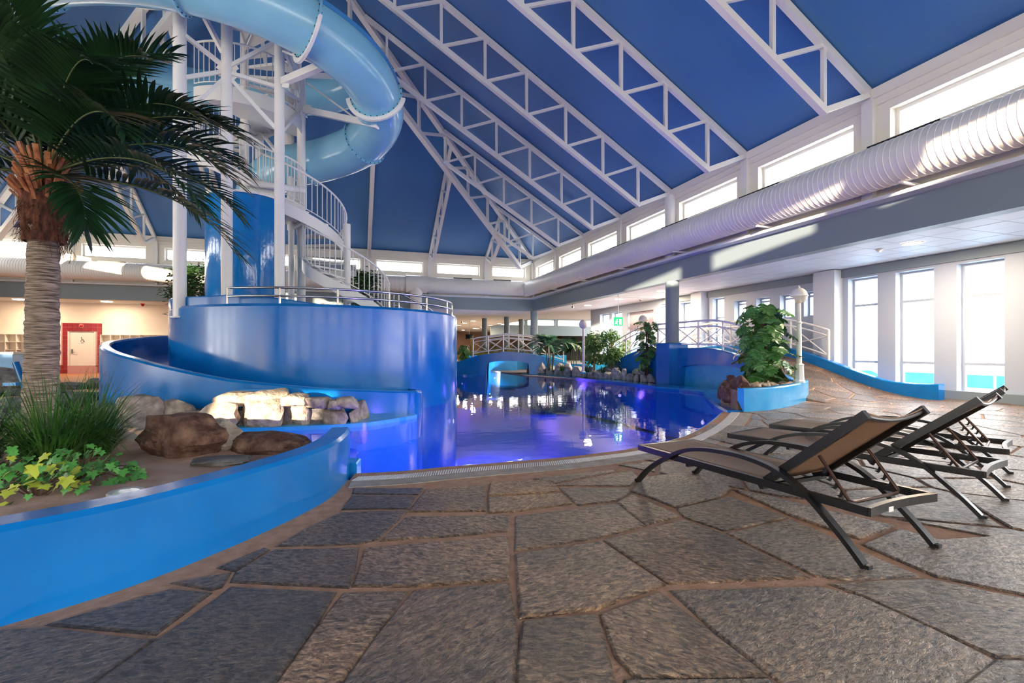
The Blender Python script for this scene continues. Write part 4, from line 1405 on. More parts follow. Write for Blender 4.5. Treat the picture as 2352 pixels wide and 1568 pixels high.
# ivy: leaves with five lobes, each leaf its own piece
def lobed_leaf(name, m, size=1.0):
    prof = [(0, 0), (0.22, -0.18), (0.5, -0.1), (0.36, 0.18), (0.62, 0.42), (0.27, 0.5), (0, 1.0), (-0.27, 0.5), (-0.62, 0.42), (-0.36, 0.18), (-0.5, -0.1), (-0.22, -0.18)]
    v = [(0, 0.3 * size, 0.03 * size)]
    for x, y in prof:
        v.append((x * size, y * size, -0.10 * size * (abs(x) * 1.2 + max(0, y - 0.3) * 0.8)))
    n = len(prof)
    mb = MB().add(v, [(0, 1 + i, 1 + (i + 1) % n) for i in range(n)])
    return mb.mesh(name, m, 60)
ivy_me = [lobed_leaf('ivy_leaf', 'ivy_leaf', 0.052), lobed_leaf('ivy_leaf', 'ivy_yellow', 0.06)]
def ivy(loc, n, spread, seed, label, yellow=0.1):
    r_ = random.Random(seed)
    t = thing('ivy_plant', loc, label, 'ivy')
    st = MB()
    for i in range(n):
        a = r_.uniform(0, 2 * PI)
        rr_ = spread * math.sqrt(r_.random())
        h = max(0.02, 0.24 * (1 - (rr_ / spread) ** 2) * r_.uniform(0.3, 1.0) + 0.03)
        pos = Vector((loc[0] + rr_ * math.cos(a) * 1.25, loc[1] + rr_ * math.sin(a) * 0.8, loc[2] + h))
        tilt = r_.uniform(0.3, 1.15)
        az = toward + PI / 2 + r_.uniform(-1.3, 1.3)
        inst('ivy_leaf', ivy_me[1 if r_.random() < yellow else 0], t, pos, (-tilt, 0, az + PI), r_.uniform(0.7, 1.35))
        if i % 3 == 0:
            st.tube([Vector((loc[0], loc[1], loc[2])), pos.lerp(Vector(loc), 0.4) + Vector((0, 0, 0.05)), pos], 0.003, 4, cap=False)
    st.build('stems', 'stem_brown', t)
p = P(175, 1110, 0.28); ivy((p.x, p.y + 0.04, 0.27), 140, 0.27, 3, 'bright green ivy at the foot of the grass clumps', 0.06)
p = P(80, 1148, 0.28); ivy((p.x, p.y + 0.02, 0.27), 60, 0.19, 5, 'yellowish ivy hanging towards the blue ledge', 0.34)
p = P(0, 1115, 0.28); ivy((p.x, p.y, 0.27), 60, 0.22, 6, 'dark ivy tuft at the left end of the visible bed', 0.1)

# ------------------------------------------------------------------ rock banks
def rock_bank(name, label, items, m='rock_grey', loc=None, **k):
    """items: (x, y, z, width, depth, height, rotation)"""
    t = thing(name, loc or items[0][:3], label, 'rock wall')
    for i, it in enumerate(items):
        x, y, z, w, d, h, rz = it[:7]
        mm = it[7] if len(it) > 7 else m
        rock('stone', (x, y, z), (w, d, h), 300 + i * 7 + int(abs(x * 10)), mm, None, rz=rz, parent=t, rough=0.10, facets=6, blocky=0.85, **k)
    return t
def row_px(lst, dz=0.0, dep=0.34, z=-0.04, back=0.0, rz=-0.32):
    out = []
    for (x0, x1, y0, y1) in lst:
        d = (CAMZ - z) * FPX / (y1 - 803.0)
        c = PD((x0 + x1) / 2, d + back)
        w = (x1 - x0) / FPX * (d + back) * 1.06
        h = (y1 - y0) / FPX * (d + back) * 1.05
        out.append((c.x, c.y, z + dz, w, max(dep, w * 0.5), h, rz))
    return out
front = row_px([(266, 367, 909, 986), (373, 452, 919, 980), (452, 551, 925, 986), (553, 652, 911, 984), (652, 714, 917, 978), (714, 768, 927, 972), (745, 802, 936, 976), (800, 824, 938, 972), (822, 845, 920, 966)])
top = []
for (x0, x1, y0, y1, zb) in [(501, 590, 904, 928, 0.36), (570, 658, 899, 924, 0.40), (655, 708, 906, 925, 0.36), (704, 757, 914, 931, 0.32), (756, 786, 918, 934, 0.28), (777, 822, 914, 932, 0.26)]:
    d = 7.25
    c = PD((x0 + x1) / 2, d)
    zb = ZY(y1, d)
    top.append((c.x, c.y, zb - 0.03, (x1 - x0) / FPX * d * 1.1, 0.4, (y1 - y0) / FPX * d * 1.5, -0.2))
bank = rock_bank('trough_rock_wall', 'wall of big sunlit stones along the blue slide channel', front + top, 'rock_warm')
rows = []
for i in range(30):
    a = R(fa - (-20 + 75 * i / 29))
    ro_, ri_ = OUT_R + 0.55, OUT_R - 0.05
    if i < 5:
        ro_ = OUT_R + 0.12 + 0.43 * i / 5
    rows.append([(DCX + r_ * math.cos(a), DCY + r_ * math.sin(a), z_) for r_, z_ in ((ro_, -1.4), (ro_, 0.0), (ri_, 0.0), (ri_, -1.4))])
MB().strip(rows).build('blue_plinth', 'pool_blue_light', bank, 35, clean=True)
rows = []
for i in range(30):
    a = R(fa - (0 + 58 * i / 29))
    rows.append([(DCX + r_ * math.cos(a), DCY + r_ * math.sin(a), z_) for r_, z_ in ((OUT_R + 0.35, -0.2), (OUT_R + 0.3, 0.22), (OUT_R - 0.05, 0.22))])
MB().strip(rows).build('backfill', 'rock_dark', bank, 35, clean=True)
rl = random.Random(12)
left = []
for (x, y, w) in [(40, 985, 0.8), (130, 975, 0.7), (215, 965, 0.75), (255, 945, 0.6), (170, 935, 0.8), (60, 945, 0.9), (-30, 960, 0.9), (110, 915, 0.8), (210, 918, 0.8), (20, 910, 0.9), (160, 895, 0.9), (225, 893, 0.7), (75, 890, 0.9), (-60, 915, 1.0), ]:
    c = P(x, y, -0.05)
    left.append((c.x, c.y, -0.08, w * 1.2, w * 0.9, 0.2 + 0.2 * rl.random(), rl.uniform(-0.5, 0.5)))
rock_bank('left_rock_bank', 'bank of grey boulders behind the palm trunk', left, 'rock_dark')
# ------------------------------------------------------------------ slide tower: columns, inner cylinder, spiral stairs, flume
mat('flume_blue', '#7fbcd9', 0.2, col2='#8cc6e0', nscale=1.0, coat=0.3, spec=0.5)
mat('flume_seam', '#3f86c4', 0.3)
mat('pipe_grey', '#77807c', 0.35, metal=0.4)
DECK = 1.72
mat('pool_blue_wavy', '#0a76c2', 0.08, col2='#0c7ecb', nscale=2.2, bump=0.28, bscale=7, bstretch=(1, 1, 0.5), coat=0.4)
# tall blue cylinder
c = W(-6.0, 10.95)
CYX, CYY = c.x, c.y
cyl = thing('blue_cylinder', (CYX, CYY, DECK), 'tall glossy blue cylinder standing on the drum behind white columns', 'cylinder tower')
MB().lathe([(0, DECK), (0.80, DECK), (0.80, 4.42), (0.77, 4.45), (0, 4.45)], (CYX, CYY, 0), 72).build('cylinder_wall', 'pool_blue_wavy', cyl, 30)
MB().lathe([(0.70, 4.45), (0.80, 4.45), (0.81, 4.49), (0.70, 4.49)], (CYX, CYY, 0), 72).build('top_rim', 'steel_white', cyl, 30)
# columns
cols = {}
for key, x, d, r_, z1, lb in (('a', 413, 9.2, 0.112, 8.2, 'leftmost thick white slide column, left of the blue cylinder'),
                              ('b', 521, 9.75, 0.105, 7.75, 'white slide column with star of braces in front of the blue cylinder'),
                              ('c', 642, 10.1, 0.10, 7.85, 'white slide column at the right edge of the blue cylinder'),
                              ('d', 692, 12.0, 0.10, 7.9, 'white slide column beside the lower spiral stair'),
                              ('e', 669, 12.6, 0.075, 8.0, 'thin white pipe column between two thicker slide columns'),
                              ('f', 596, 12.9, 0.105, 7.6, 'white slide column behind the stair landing')):
    p = PD(x, d)
    t = thing('slide_column', (p.x, p.y, DECK), lb, 'column', None)
    MB().cyl((p.x, p.y), r_, DECK, z1, 24).build('shaft', 'steel_white', t, 40)
    MB().cyl((p.x, p.y), r_ + 0.06, DECK, DECK + 0.03, 24).build('base_plate', 'steel_white', t, 40)
    if key != 'e':
        MB().cyl((p.x, p.y), r_ + 0.012, z1, z1 + 0.025, 24).build('cap', 'steel_white', t, 40)
    cols[key] = (p, d, t)
def at(x, y, d):
    q = PD(x, d)
    return Vector((q.x, q.y, ZY(y, d)))
def brace(tcol, p, q, w=0.07, h=None, name='brace'):
    MB().bar(p, q, w, h).build(name, 'steel_white', tcol)
tb = cols['b'][2]
# star of braces round the second column
hubz = [(545, 150), (545, 172), (540, 183)]
brace(tb, at(528, 152, 9.75), at(634, 96, 10.1)); brace(tb, at(528, 168, 9.75), at(634, 199, 10.1)); brace(tb, at(526, 178, 9.75), at(636, 298, 10.1))
brace(tb, at(514, 152, 9.75), at(425, 82, 9.2)); brace(tb, at(514, 164, 9.75), at(425, 178, 9.2)); brace(tb, at(514, 180, 9.75), at(425, 262, 9.2))
brace(tb, at(525, 60, 9.75), at(640, 92, 10.1), 0.06); brace(tb, at(512, 120, 9.75), at(452, 5, 9.3), 0.08)
for (x, y, d) in ((545, 152, 9.8), (543, 170, 9.8), (540, 182, 9.8), (500, 150, 9.7), (500, 168, 9.7)):
    p = at(x, y, d)
    MB().bar(at(521, 165, 9.75), p, 0.012, 0.12).build('gusset_plate', 'steel_white', tb)
tc_ = cols['c'][2]
brace(tc_, at(648, 205, 10.1), at(688, 232, 12.0)); brace(tc_, at(648, 300, 10.1), at(690, 252, 12.0))
brace(tc_, at(655, 115, 10.1), at(690, 215, 12.0), 0.06)
# arms carrying the flume
brace(tc_, at(650, 188, 10.05), at(768, 138, 9.4), 0.12, 0.14, 'arm'); brace(tc_, at(650, 118, 10.05), at(735, 150, 9.55), 0.035, None, 'tie_rod')
td = cols['d'][2]
brace(td, at(700, 252, 11.9), at(868, 288, 10.9), 0.12, 0.14, 'arm'); brace(td, at(705, 190, 11.9), at(822, 276, 11.2), 0.035, None, 'tie_rod')
brace(td, at(690, 172, 12.0), at(782, 176, 13.4), 0.11, 0.12, 'arm'); brace(td, at(700, 110, 12.0), at(690, 60, 11.4), 0.08)
for x, y in ((704, 250), (655, 188)):
    d = 11.9 if x > 690 else 10.0
    MB().bar(at(x - 6, y, d), at(x + 10, y + 2, d), 0.02, 0.22).build('gusset_plate', 'steel_white', td if x > 690 else tc_)
tf = cols['f'][2]
brace(tf, at(600, 305, 12.9), at(636, 350, 10.2), 0.06); brace(tf, at(590, 310, 12.9), at(560, 290, 11.6), 0.07); brace(tf, at(598, 60, 12.9), at(612, 160, 12.9), 0.09); brace(tf, at(622, 60, 12.9), at(634, 170, 12.9), 0.07)
# overflow pipe with elbow
pe = thing('drain_pipe', tuple(at(560, 458, 10.5)), 'white pipe with elbow bending over the blue cylinder', 'pipe')
pts = spline([at(560, 440, 10.5), at(560, 427, 10.5), at(563, 420, 10.5), at(572, 419, 10.5), at(585, 421, 10.5), at(640, 429, 10.7), at(697, 436, 11.6)], 6)
MB().tube(pts, 0.075, 16).build('pipe_run', 'steel_white', pe, 50)
p0 = at(560, 440, 10.5)
MB().cyl((p0.x, p0.y), 0.09, 4.4, p0.z, 20).build('pipe_socket', 'pipe_grey', pe, 40)
MB().tube([at(574, 419.5, 10.5), at(579, 420, 10.5)], 0.09, 16).build('collar', 'steel_white', pe, 40)

# spiral stairs -----------------------------------------------------------------------------
def spiral(name, cx, cy, z0, z1, a0, turn, r_in, r_out, rise, label, pole_r=0.1, pole_top=None, rail=True, stringer=True, pole_z0=None, pole=True):
    """treads wind round a centre pole: a0 start angle in degrees, turn degrees per metre of climb"""
    t = thing(name, (cx, cy, z0), label, 'spiral stair')
    if pole:
      MB().cyl((cx, cy), pole_r, pole_z0 if pole_z0 is not None else z0, pole_top or z1 + 1.0, 28).build('centre_pole', 'steel_white', t, 40)
    n = int(round((z1 - z0) / rise))
    half = turn * rise * 0.56
    v = []
    def pp(r_, a, z): return Vector((cx + r_ * math.cos(R(a)), cy + r_ * math.sin(R(a)), z))
    tm = MB()
    segs = 5
    for zt in (0, -0.04):
        for k in range(segs + 1):
            a = -half + 2 * half * k / segs
            tm.v.append((pole_r * 0.9 * math.cos(R(a)), pole_r * 0.9 * math.sin(R(a)), zt))
            tm.v.append((r_out * math.cos(R(a)), r_out * math.sin(R(a)), zt))
    m = 2 * (segs + 1)
    for k in range(segs):
        tm.f += [(2 * k, 2 * k + 1, 2 * k + 3, 2 * k + 2), (m + 2 * k, m + 2 * k + 2, m + 2 * k + 3, m + 2 * k + 1),
                 (2 * k + 1, m + 2 * k + 1, m + 2 * k + 3, 2 * k + 3)]
    tm.f += [(0, m, m + 1, 1), (m - 2, m - 1, 2 * m - 1, 2 * m - 2)]
    # folded front lip
    tm.bar((pole_r * math.cos(R(half)), pole_r * math.sin(R(half)), -0.03), (r_out * math.cos(R(half)), r_out * math.sin(R(half)), -0.03), 0.012, 0.07)
    tme = tm.mesh('tread', 'steel_white', clean=True)
    for i in range(n):
        z = z0 + rise * (i + 1)
        a = a0 + turn * rise * (i + 0.5)
        inst('tread', tme, t, (cx, cy, z), (0, 0, R(a)))
    steps = max(24, int((z1 - z0) * 14))
    def hel(r_, dz): return [pp(r_, a0 + turn * (z1 - z0) * k / steps, z0 + (z1 - z0) * k / steps + dz) for k in range(steps + 1)]
    if stringer:
        a_, b_ = hel(r_out + 0.015, -0.14), hel(r_out + 0.015, 0.14)
        c_, d_ = hel(r_out + 0.03, -0.14), hel(r_out + 0.03, 0.14)
        MB().strip([[a_[k], b_[k], d_[k], c_[k], a_[k]] for k in range(steps + 1)]).build('stringer', 'steel_white', t, 35, clean=True)
    if rail:
        MB().tube(hel(r_out + 0.02, 1.02), 0.024, 8).build('handrail', 'steel_white', t, 50)
        MB().tube(hel(r_out + 0.02, 0.22), 0.012, 6).build('lower_rail', 'steel_white', t, 50)
        bm_ = MB().cyl((0, 0), 0.010, 0.0, 0.82, 6).mesh('baluster', 'steel_white', 50)
        nb = int(abs(turn) * (z1 - z0) / 360 * 2 * PI * r_out / 0.125)
        for k in range(nb + 1):
            f_ = k / nb
            inst('baluster', bm_, t, pp(r_out + 0.02, a0 + turn * (z1 - z0) * f_, z0 + (z1 - z0) * f_ + 0.20))
    return t
# lower stair round the free-standing pole
pl = PD(797, 12.0)
def room_ang(lat, d): return math.degrees(math.atan2(*(W(lat, d).yx)))
rt = math.degrees(right)
SB = spiral('spiral_stair', pl.x, pl.y, DECK, 3.32, rt + 8, -112, 0.1, 1.0, 0.195, 'lower white spiral stair curling round its own pole on the drum', 0.085, ZY(515, 12.0))
uf = W(-5.66, 12.3)
spiral('curved_stair', uf.x, uf.y, 3.2, 4.55, rt + 58, -112, 0.45, 1.36, 0.19, 'curved white stair flight sweeping down from the landing to the lower spiral', 0.42, pole=False)
# upper stair above the blue cylinder
pu = PD(562, 11.6)
SA1 = spiral('spiral_stair', pu.x, pu.y, 4.5, 9.6, rt + 330, -100, 0.1, 1.22, 0.2, 'upper white spiral stair climbing above the blue cylinder', 0.095, 10.4, pole_z0=4.45)
# landing between the two stairs and a mid landing with balustrade
def landing(name, cx, cy, z, r_out, a0, a1, label, r_in=0.1, railing=True, h=1.05):
    t = thing(name, (cx, cy, z), label, 'landing')
    n = 24
    mb = MB()
    rows = []
    for k in range(n + 1):
        a = R(a0 + (a1 - a0) * k / n)
        c_, s_ = math.cos(a), math.sin(a)
        rows.append([(cx + r_in * c_, cy + r_in * s_, z), (cx + r_out * c_, cy + r_out * s_, z), (cx + r_out * c_, cy + r_out * s_, z - 0.06), (cx + r_in * c_, cy + r_in * s_, z - 0.06), (cx + r_in * c_, cy + r_in * s_, z)])
    MB().strip(rows).build('platform', 'steel_white', t, 35, clean=True)
    rows = []
    for k in range(n + 1):
        a = R(a0 + (a1 - a0) * k / n)
        c_, s_ = math.cos(a), math.sin(a)
        rows.append([(cx + r_ * c_, cy + r_ * s_, zz) for r_, zz in ((r_out + 0.005, z + 0.1), (r_out + 0.025, z + 0.1), (r_out + 0.025, z - 0.22), (r_out + 0.005, z - 0.22), (r_out + 0.005, z + 0.1))])
    MB().strip(rows).build('edge_plate', 'steel_white', t, 35, clean=True)
    if railing:
        for zz, r_ in ((h, 0.024), (0.18, 0.012)):
            MB().tube([Vector((cx + (r_out + 0.01) * math.cos(R(a0 + (a1 - a0) * k / n)), cy + (r_out + 0.01) * math.sin(R(a0 + (a1 - a0) * k / n)), z + zz)) for k in range(n + 1)], r_, 8).build('handrail', 'steel_white', t, 50)
        bm_ = MB().cyl((0, 0), 0.010, 0.0, h - 0.18, 6).mesh('baluster', 'steel_white', 50)
        nb = int(abs(R(a1 - a0)) * r_out / 0.125)
        for k in range(nb + 1):
            a = R(a0 + (a1 - a0) * k / nb)
            inst('baluster', bm_, t, (cx + (r_out + 0.01) * math.cos(a), cy + (r_out + 0.01) * math.sin(a), z + 0.18))
    return t
landing('stair_landing', pu.x, pu.y, ZY(262, 11.4), 1.25, rt - 110, rt + 45, 'white curved landing with balustrade half-way up the slide tower')
landing('stair_landing', pu.x, pu.y, 4.5, 1.3, rt - 60, rt + 70, 'white curved landing joining both spiral stairs above the blue cylinder')
landing('stair_landing', pl.x, pl.y, 3.3, 0.98, rt + 95, rt + 190, 'small white landing behind the free-standing stair pole', railing=False)
# chrome grab rails at the slide start
gr_ = thing('grab_rail', tuple(at(930, 700, 12.9)), 'bent stainless grab rail at the back of the drum', 'grab rail')
for pts in ([at(905, 745, 13.0), at(905, 674, 13.0), at(918, 673, 13.0), at(985, 708, 13.6), at(1005, 725, 13.8)], [at(916, 745, 13.0), at(916, 676, 13.0)], [at(905, 700, 13.0), at(960, 722, 13.4), at(1000, 745, 13.8)]):
    MB().tube(pts, 0.022, 8).build('rail', 'steel_chrome', gr_, 50)
gr2 = thing('grab_rail', tuple(at(820, 700, 12.4)), 'looped stainless grab rail in front of the stair foot', 'grab rail')
MB().tube(spline([at(803, 700, 12.3), at(804, 676, 12.3), at(812, 671, 12.3), at(846, 672, 12.3), at(848, 694, 12.3), at(820, 692, 12.3), at(803, 696, 12.3)], 4), 0.02, 8).build('rail', 'steel_chrome', gr2, 50)

# tube flume ----------------------------------------------------------------------------------
flume = thing('tube_slide', tuple(at(640, 690, 11.0)), 'light blue tube slide coiling round the white slide columns', 'slide')
TR = 0.53
ctrl = [(-4.2, 14.2, 9.15), (-5.6, 14.6, 8.8), (-8.0, 13.9, 8.45), (-10.2, 12.2, 8.15), (-10.6, 10.3, 7.95), (-9.2, 8.8, 7.75), (-7.2, 8.15, 7.55), (-5.4, 8.2, 7.38),
        (-4.0, 8.8, 7.15), (-3.15, 9.9, 6.92), (-3.05, 11.2, 6.62), (-3.7, 12.2, 6.35), (-4.8, 12.75, 6.15), (-6.1, 12.95, 5.95), (-7.1, 13.6, 5.65), (-7.9, 14.9, 5.3), (-9.0, 16.8, 4.95), (-10.5, 19.5, 4.5)]
fp = spline([W(a, b, c) for a, b, c in ctrl], 10)
def sub_tube(i0, i1, r_, seg=36):
    return MB().tube(fp[i0:i1 + 1], r_, seg, cap=False)
# upstream coil seen behind the columns: short inner piece
bounds = [0, 13, 27, 41, 55, 69, 82, 96, 110, 124, 138, 152, len(fp) - 1]
for k in range(len(bounds) - 1):
    sub_tube(bounds[k], bounds[k + 1], TR).build('tube_section', 'flume_blue', flume, 60)
for k, b in enumerate(bounds[1:-1]):
    p = fp[b]
    tgt = (fp[b + 1] - fp[b - 1]).normalized()
    ring = MB().lathe([(TR - 0.01, -0.022), (TR + 0.055, -0.022), (TR + 0.055, 0.022), (TR - 0.01, 0.022)], p, 40, axis=tgt)
    fl = ring.build('flange', 'flume_blue', flume, 40)
    bo = MB()
    q = tgt.to_track_quat('Z', 'Y')
    for j in range(26):
        a = 2 * PI * j / 26
        for s_ in (-1, 1):
            c0 = p + q @ Vector(((TR + 0.03) * math.cos(a), (TR + 0.03) * math.sin(a), 0.022 * s_))
            bo.lathe([(0.013, 0), (0.013, 0.014), (0, 0.014)], c0, 6, axis=tgt * s_)
    tag(bo.build('bolts', 'black_plastic', fl), kind='stuff')
# dark blue seam along the outside
seam = []
for i in range(60, len(fp) - 30):
    t = (fp[i + 1] - fp[i - 1]).normalized()
    outw = t.cross(V(0, 0, 1)).normalized()
    cc = W(-6.5, 11.0)
    if outw.dot(V(fp[i].x - cc.x, fp[i].y - cc.y, 0)) < 0: outw = -outw
    up_ = outw.cross(t).normalized()
    if up_.z < 0: up_ = -up_
    seam.append(fp[i] + (outw * 0.86 + up_ * 0.5).normalized() * (TR + 0.012))
MB().tube(seam, 0, rect=(0.035, 0.09), up=(0, 0, 1)).build('seam_flange', 'flume_seam', flume, 50)
# saddles
for b, col_ in ((bounds[6], 'c'), (bounds[7], 'd')):
    p = fp[b]; tgt = (fp[b + 1] - fp[b - 1]).normalized()
    q = tgt.to_track_quat('Z', 'Y')
    pts = []
    for j in range(15):
        a = -PI * 0.95 + PI * 0.9 * j / 14
        side = tgt.cross(V(0, 0, 1)).normalized(); upv = side.cross(tgt)
        pts.append(p + side * math.cos(a) * (TR + 0.09) + upv * math.sin(a) * (TR + 0.09))
    MB().tube(pts, 0, rect=(0.09, 0.05), up=tuple(tgt)).build('saddle', 'steel_white', flume, 40)
# ------------------------------------------------------------------ aisle footbridge, pedestal, round planter, lamp posts
mat('pot_soil', '#8a6c50', 0.9, col2='#a98a68', nscale=8, bump=0.4, bscale=30)
mat('monstera_leaf', '#35662c', 0.32, col2='#5a9444', nscale=5, objrand=0.28, spec=0.5)
mat('lamp_white', '#efece6', 0.35)
ped = thing('column_pedestal', (9.9, 13.4, -1.0), 'square blue pedestal standing in the pool round the column foot', 'pedestal')
MB().prism([(9.55, 13.04), (10.26, 13.04), (10.26, 13.73), (9.55, 13.73)], -1.5, 1.34, inset=0.03, drop=0.03).build('pedestal_block', 'pool_blue', ped)
BY0, BY1 = 7.4, 12.0
def ramp_z(y):
    if y < BY0: return 0.0
    if y < BY1: return 0.5 - 0.5 * math.cos(PI * (y - BY0) / (BY1 - BY0))
    if y < 14.5: return 1.0
    if y < 19.5: return 0.5 + 0.5 * math.cos(PI * (y - 14.5) / 5.0)
    return 0.0
def frange(a, b, n): return [a + (b - a) * i / (n - 1) for i in range(n)]
br = thing('aisle_footbridge', (11.2, 7.4, 0), 'arched blue footbridge with stone path in the window aisle', 'footbridge')
rows = []
for y in frange(8.85, 19.4, 50):
    zt = ramp_z(y) + 0.16
    t = (y - 11.6) / 1.55
    zb = -1.4
    if abs(t) < 1: zb = 0.45 + 0.24 * math.sqrt(1 - t * t)
    rows.append([(9.93, y, zb), (9.93, y, zt), (9.95, y, zt + 0.02), (10.11, y, zt + 0.02), (10.13, y, zt), (10.13, y, zb), (9.93, y, zb)])
MB().strip(rows).build('side_beam', 'pool_blue', br, 30, clean=True)
MB().box(10.10, 10.2, 9.9, 13.2, -1.4, 0.75).build('recessed_panel', 'pool_blue_light', br)
rows = []
for y in frange(7.25, 19.4, 50):
    zt = ramp_z(y) + 0.24 + 0.10 * max(0, 1 - (y - 7.25) / 1.2)
    rows.append([(12.36, y, -0.3), (12.36, y, zt), (12.38, y, zt + 0.02), (12.54, y, zt + 0.02), (12.56, y, zt), (12.56, y, -0.3), (12.36, y, -0.3)])
mbq = MB().strip(rows)
mbq.f += [tuple(range(5, -1, -1)), tuple(len(mbq.v) - 7 + k for k in range(6))]
MB_par = mbq.build('far_parapet', 'pool_blue', br, 30, clean=True)
rows = []
for y in frange(7.4, 19.4, 50):
    z = ramp_z(y) - 0.008
    xa = 9.5 if y < 8.55 else 10.1
    rows.append([(xa, y, z), (12.4, y, z), (12.4, y, z - 0.2), (xa, y, z - 0.2), (xa, y, z)])
path = MB().strip(rows).build('path_bed', 'grout', br, 30, clean=True)
random.seed(21)
for cell in voronoi(seeds_in(9.9, 12.7, 7.2, 13.6, 0.8, 0.62, 0.36), 9.5, 12.35, 7.42, 13.6, 0.03):
    cell = clip_half(cell, Vector((9.45 + 0, 0)), Vector((-1, 0)))
    if len(cell) > 2:
        c0 = sum(cell, Vector((0, 0))) / len(cell)
        if c0.x < 10.14 and c0.y > 8.4:
            cell = clip_half(cell, Vector((10.14, 0)), Vector((-1, 0)))
        elif c0.y > 8.4:
            cell = clip_half(cell, Vector((10.14, 0)), Vector((-1, 0)))
        if len(cell) > 2 and abs(poly_area(cell)) > 0.03:
            stone(cell, parent=path, zf=ramp_z)
def bridge_rail(name, base, posts, h, label, r_=0.030, bays_x=True):
    """base(s) -> foot point on the deck edge, posts = list of s; curved top and mid rails, crossed bars in every bay"""
    t = thing(name, tuple(base(posts[0])), label, 'railing')
    def curve(dz): return [base(posts[0] + (posts[-1] - posts[0]) * k / 40) + V(0, 0, dz) for k in range(41)]
    top_ = curve(h)
    MB().tube([base(posts[0])] + [top_[0] - V(0, 0, 0.05)] + top_ + [top_[-1] - V(0, 0, 0.05), base(posts[-1])], r_ * 1.05, 10).build('top_rail', 'steel_white', t, 60)
    MB().tube(curve(h * 0.80), r_ * 0.75, 8).build('middle_rail', 'steel_white', t, 60)
    MB().tube(curve(h * 0.16), r_ * 0.75, 8).build('bottom_rail', 'steel_white', t, 60)
    for s_ in posts[1:-1]:
        MB().tube([base(s_), base(s_) + V(0, 0, h)], r_, 10).build('post', 'steel_white', t, 60)
    for a, b in zip(posts[:-1], posts[1:]):
        lo0, lo1, hi0, hi1 = base(a) + V(0, 0, h * 0.16), base(b) + V(0, 0, h * 0.16), base(a) + V(0, 0, h * 0.8), base(b) + V(0, 0, h * 0.8)
        MB().tube([lo0, hi1], r_ * 0.55, 6).build('cross_bar', 'steel_white', t, 60)
        MB().tube([hi0, lo1], r_ * 0.55, 6).build('cross_bar', 'steel_white', t, 60)
    return t
bridge_rail('bridge_railing', lambda y: V(10.03, y, ramp_z(y) + 0.16), frange(10.2, 17.4, 8), 0.84, 'white crossed railing on the pool side of the aisle footbridge')
bridge_rail('bridge_railing', lambda y: V(12.46, y, ramp_z(y) + 0.24), frange(9.94, 17.2, 7), 0.84, 'white crossed railing on the window side of the aisle footbridge')
# blue ledge at the water between pedestal and round planter
ledge = [P(1505, 889, 0), P(1560, 893, 0), P(1612, 899, 0), P(1622, 912, 0), P(1640, 930, 0), P(1668, 946, 0), V(6.75, 7.0, 0), V(7.2, 8.0, 0), V(8.4, 9.4, 0), V(9.95, 9.9, 0), V(9.95, 13.1, 0)]
structure(MB().prism(ccw([(p.x, p.y) for p in ledge]), -1.4, 0.02, inset=0.04, drop=0.03).build('kerb_planter', 'pool_blue', None, clean=True), 'blue ledge at water level in front of the round planter')
# round planter
pl_px = [(1709, 946), (1745, 944), (1780, 940), (1815, 933), (1843, 924), (1857, 914)]
f_pts = spline([P(x, y, 0) for x, y in pl_px] + [V(10.02, 8.85, 0)], 5)
i_pts = offs(f_pts, 0.16)
rp_ = thing('round_planter', (8.3, 7.9, 0), 'low rounded blue planter with monstera beside the lamp post', 'planter')
rows = []
for a, b in zip(f_pts, i_pts):
    rows.append([(a.x, a.y, -0.03), (a.x, a.y, 0.40), (a.x + (b.x - a.x) * .15, a.y + (b.y - a.y) * .15, 0.42), (b.x, b.y, 0.42), (b.x, b.y, 0.2)])
m_ = MB().strip(rows)
m_.f.append((0, 1, 2, 3, 4))
m_.build('planter_wall', 'pool_blue_light', rp_, 35, clean=True)
MB().prism(ccw([(p.x, p.y) for p in i_pts] + [(9.85, 9.6), (8.6, 9.6), (7.35, 8.3)]), -0.2, 0.37).build('soil', 'pot_soil', rp_)
its = []
for (x0, x1, y0, y1, d) in [(1653, 1674, 872, 912, 10.2), (1662, 1702, 868, 918, 9.5), (1690, 1716, 862, 908, 9.2), (1672, 1690, 858, 876, 10.3)]:
    c = PD((x0 + x1) / 2, d)
    z0 = max(0.02, ZY(y1, d))
    its.append((c.x, c.y, z0 - 0.05, (x1 - x0) / FPX * d * 1.1, 0.4, (y1 - y0) / FPX * d * 1.15, -0.4))
rock_bank('planter_rock_edge', 'upright brown stones holding the pool side of the round planter', its, 'rock_brown')
for k, (x, y, w, lb) in enumerate([(1730, 884, 0.32, 'small rounded stone at the monstera foot nearest the pool'), (1755, 880, 0.34, 'pale rounded stone between the monstera stems'), (1772, 888, 0.42, 'flat light stone lying on the planter soil'), (1795, 880, 0.3, 'small tan stone between monstera and lamp post')]):
    c = P(x, y, 0.37)
    d = 9.6 + 0.2 * k
    c = PD(x, d)
    rock('planter_stone', (c.x, c.y, 0.35), (w, 0.28, 0.11), 60 + k, 'rock_warm', lb, flat=0.2)

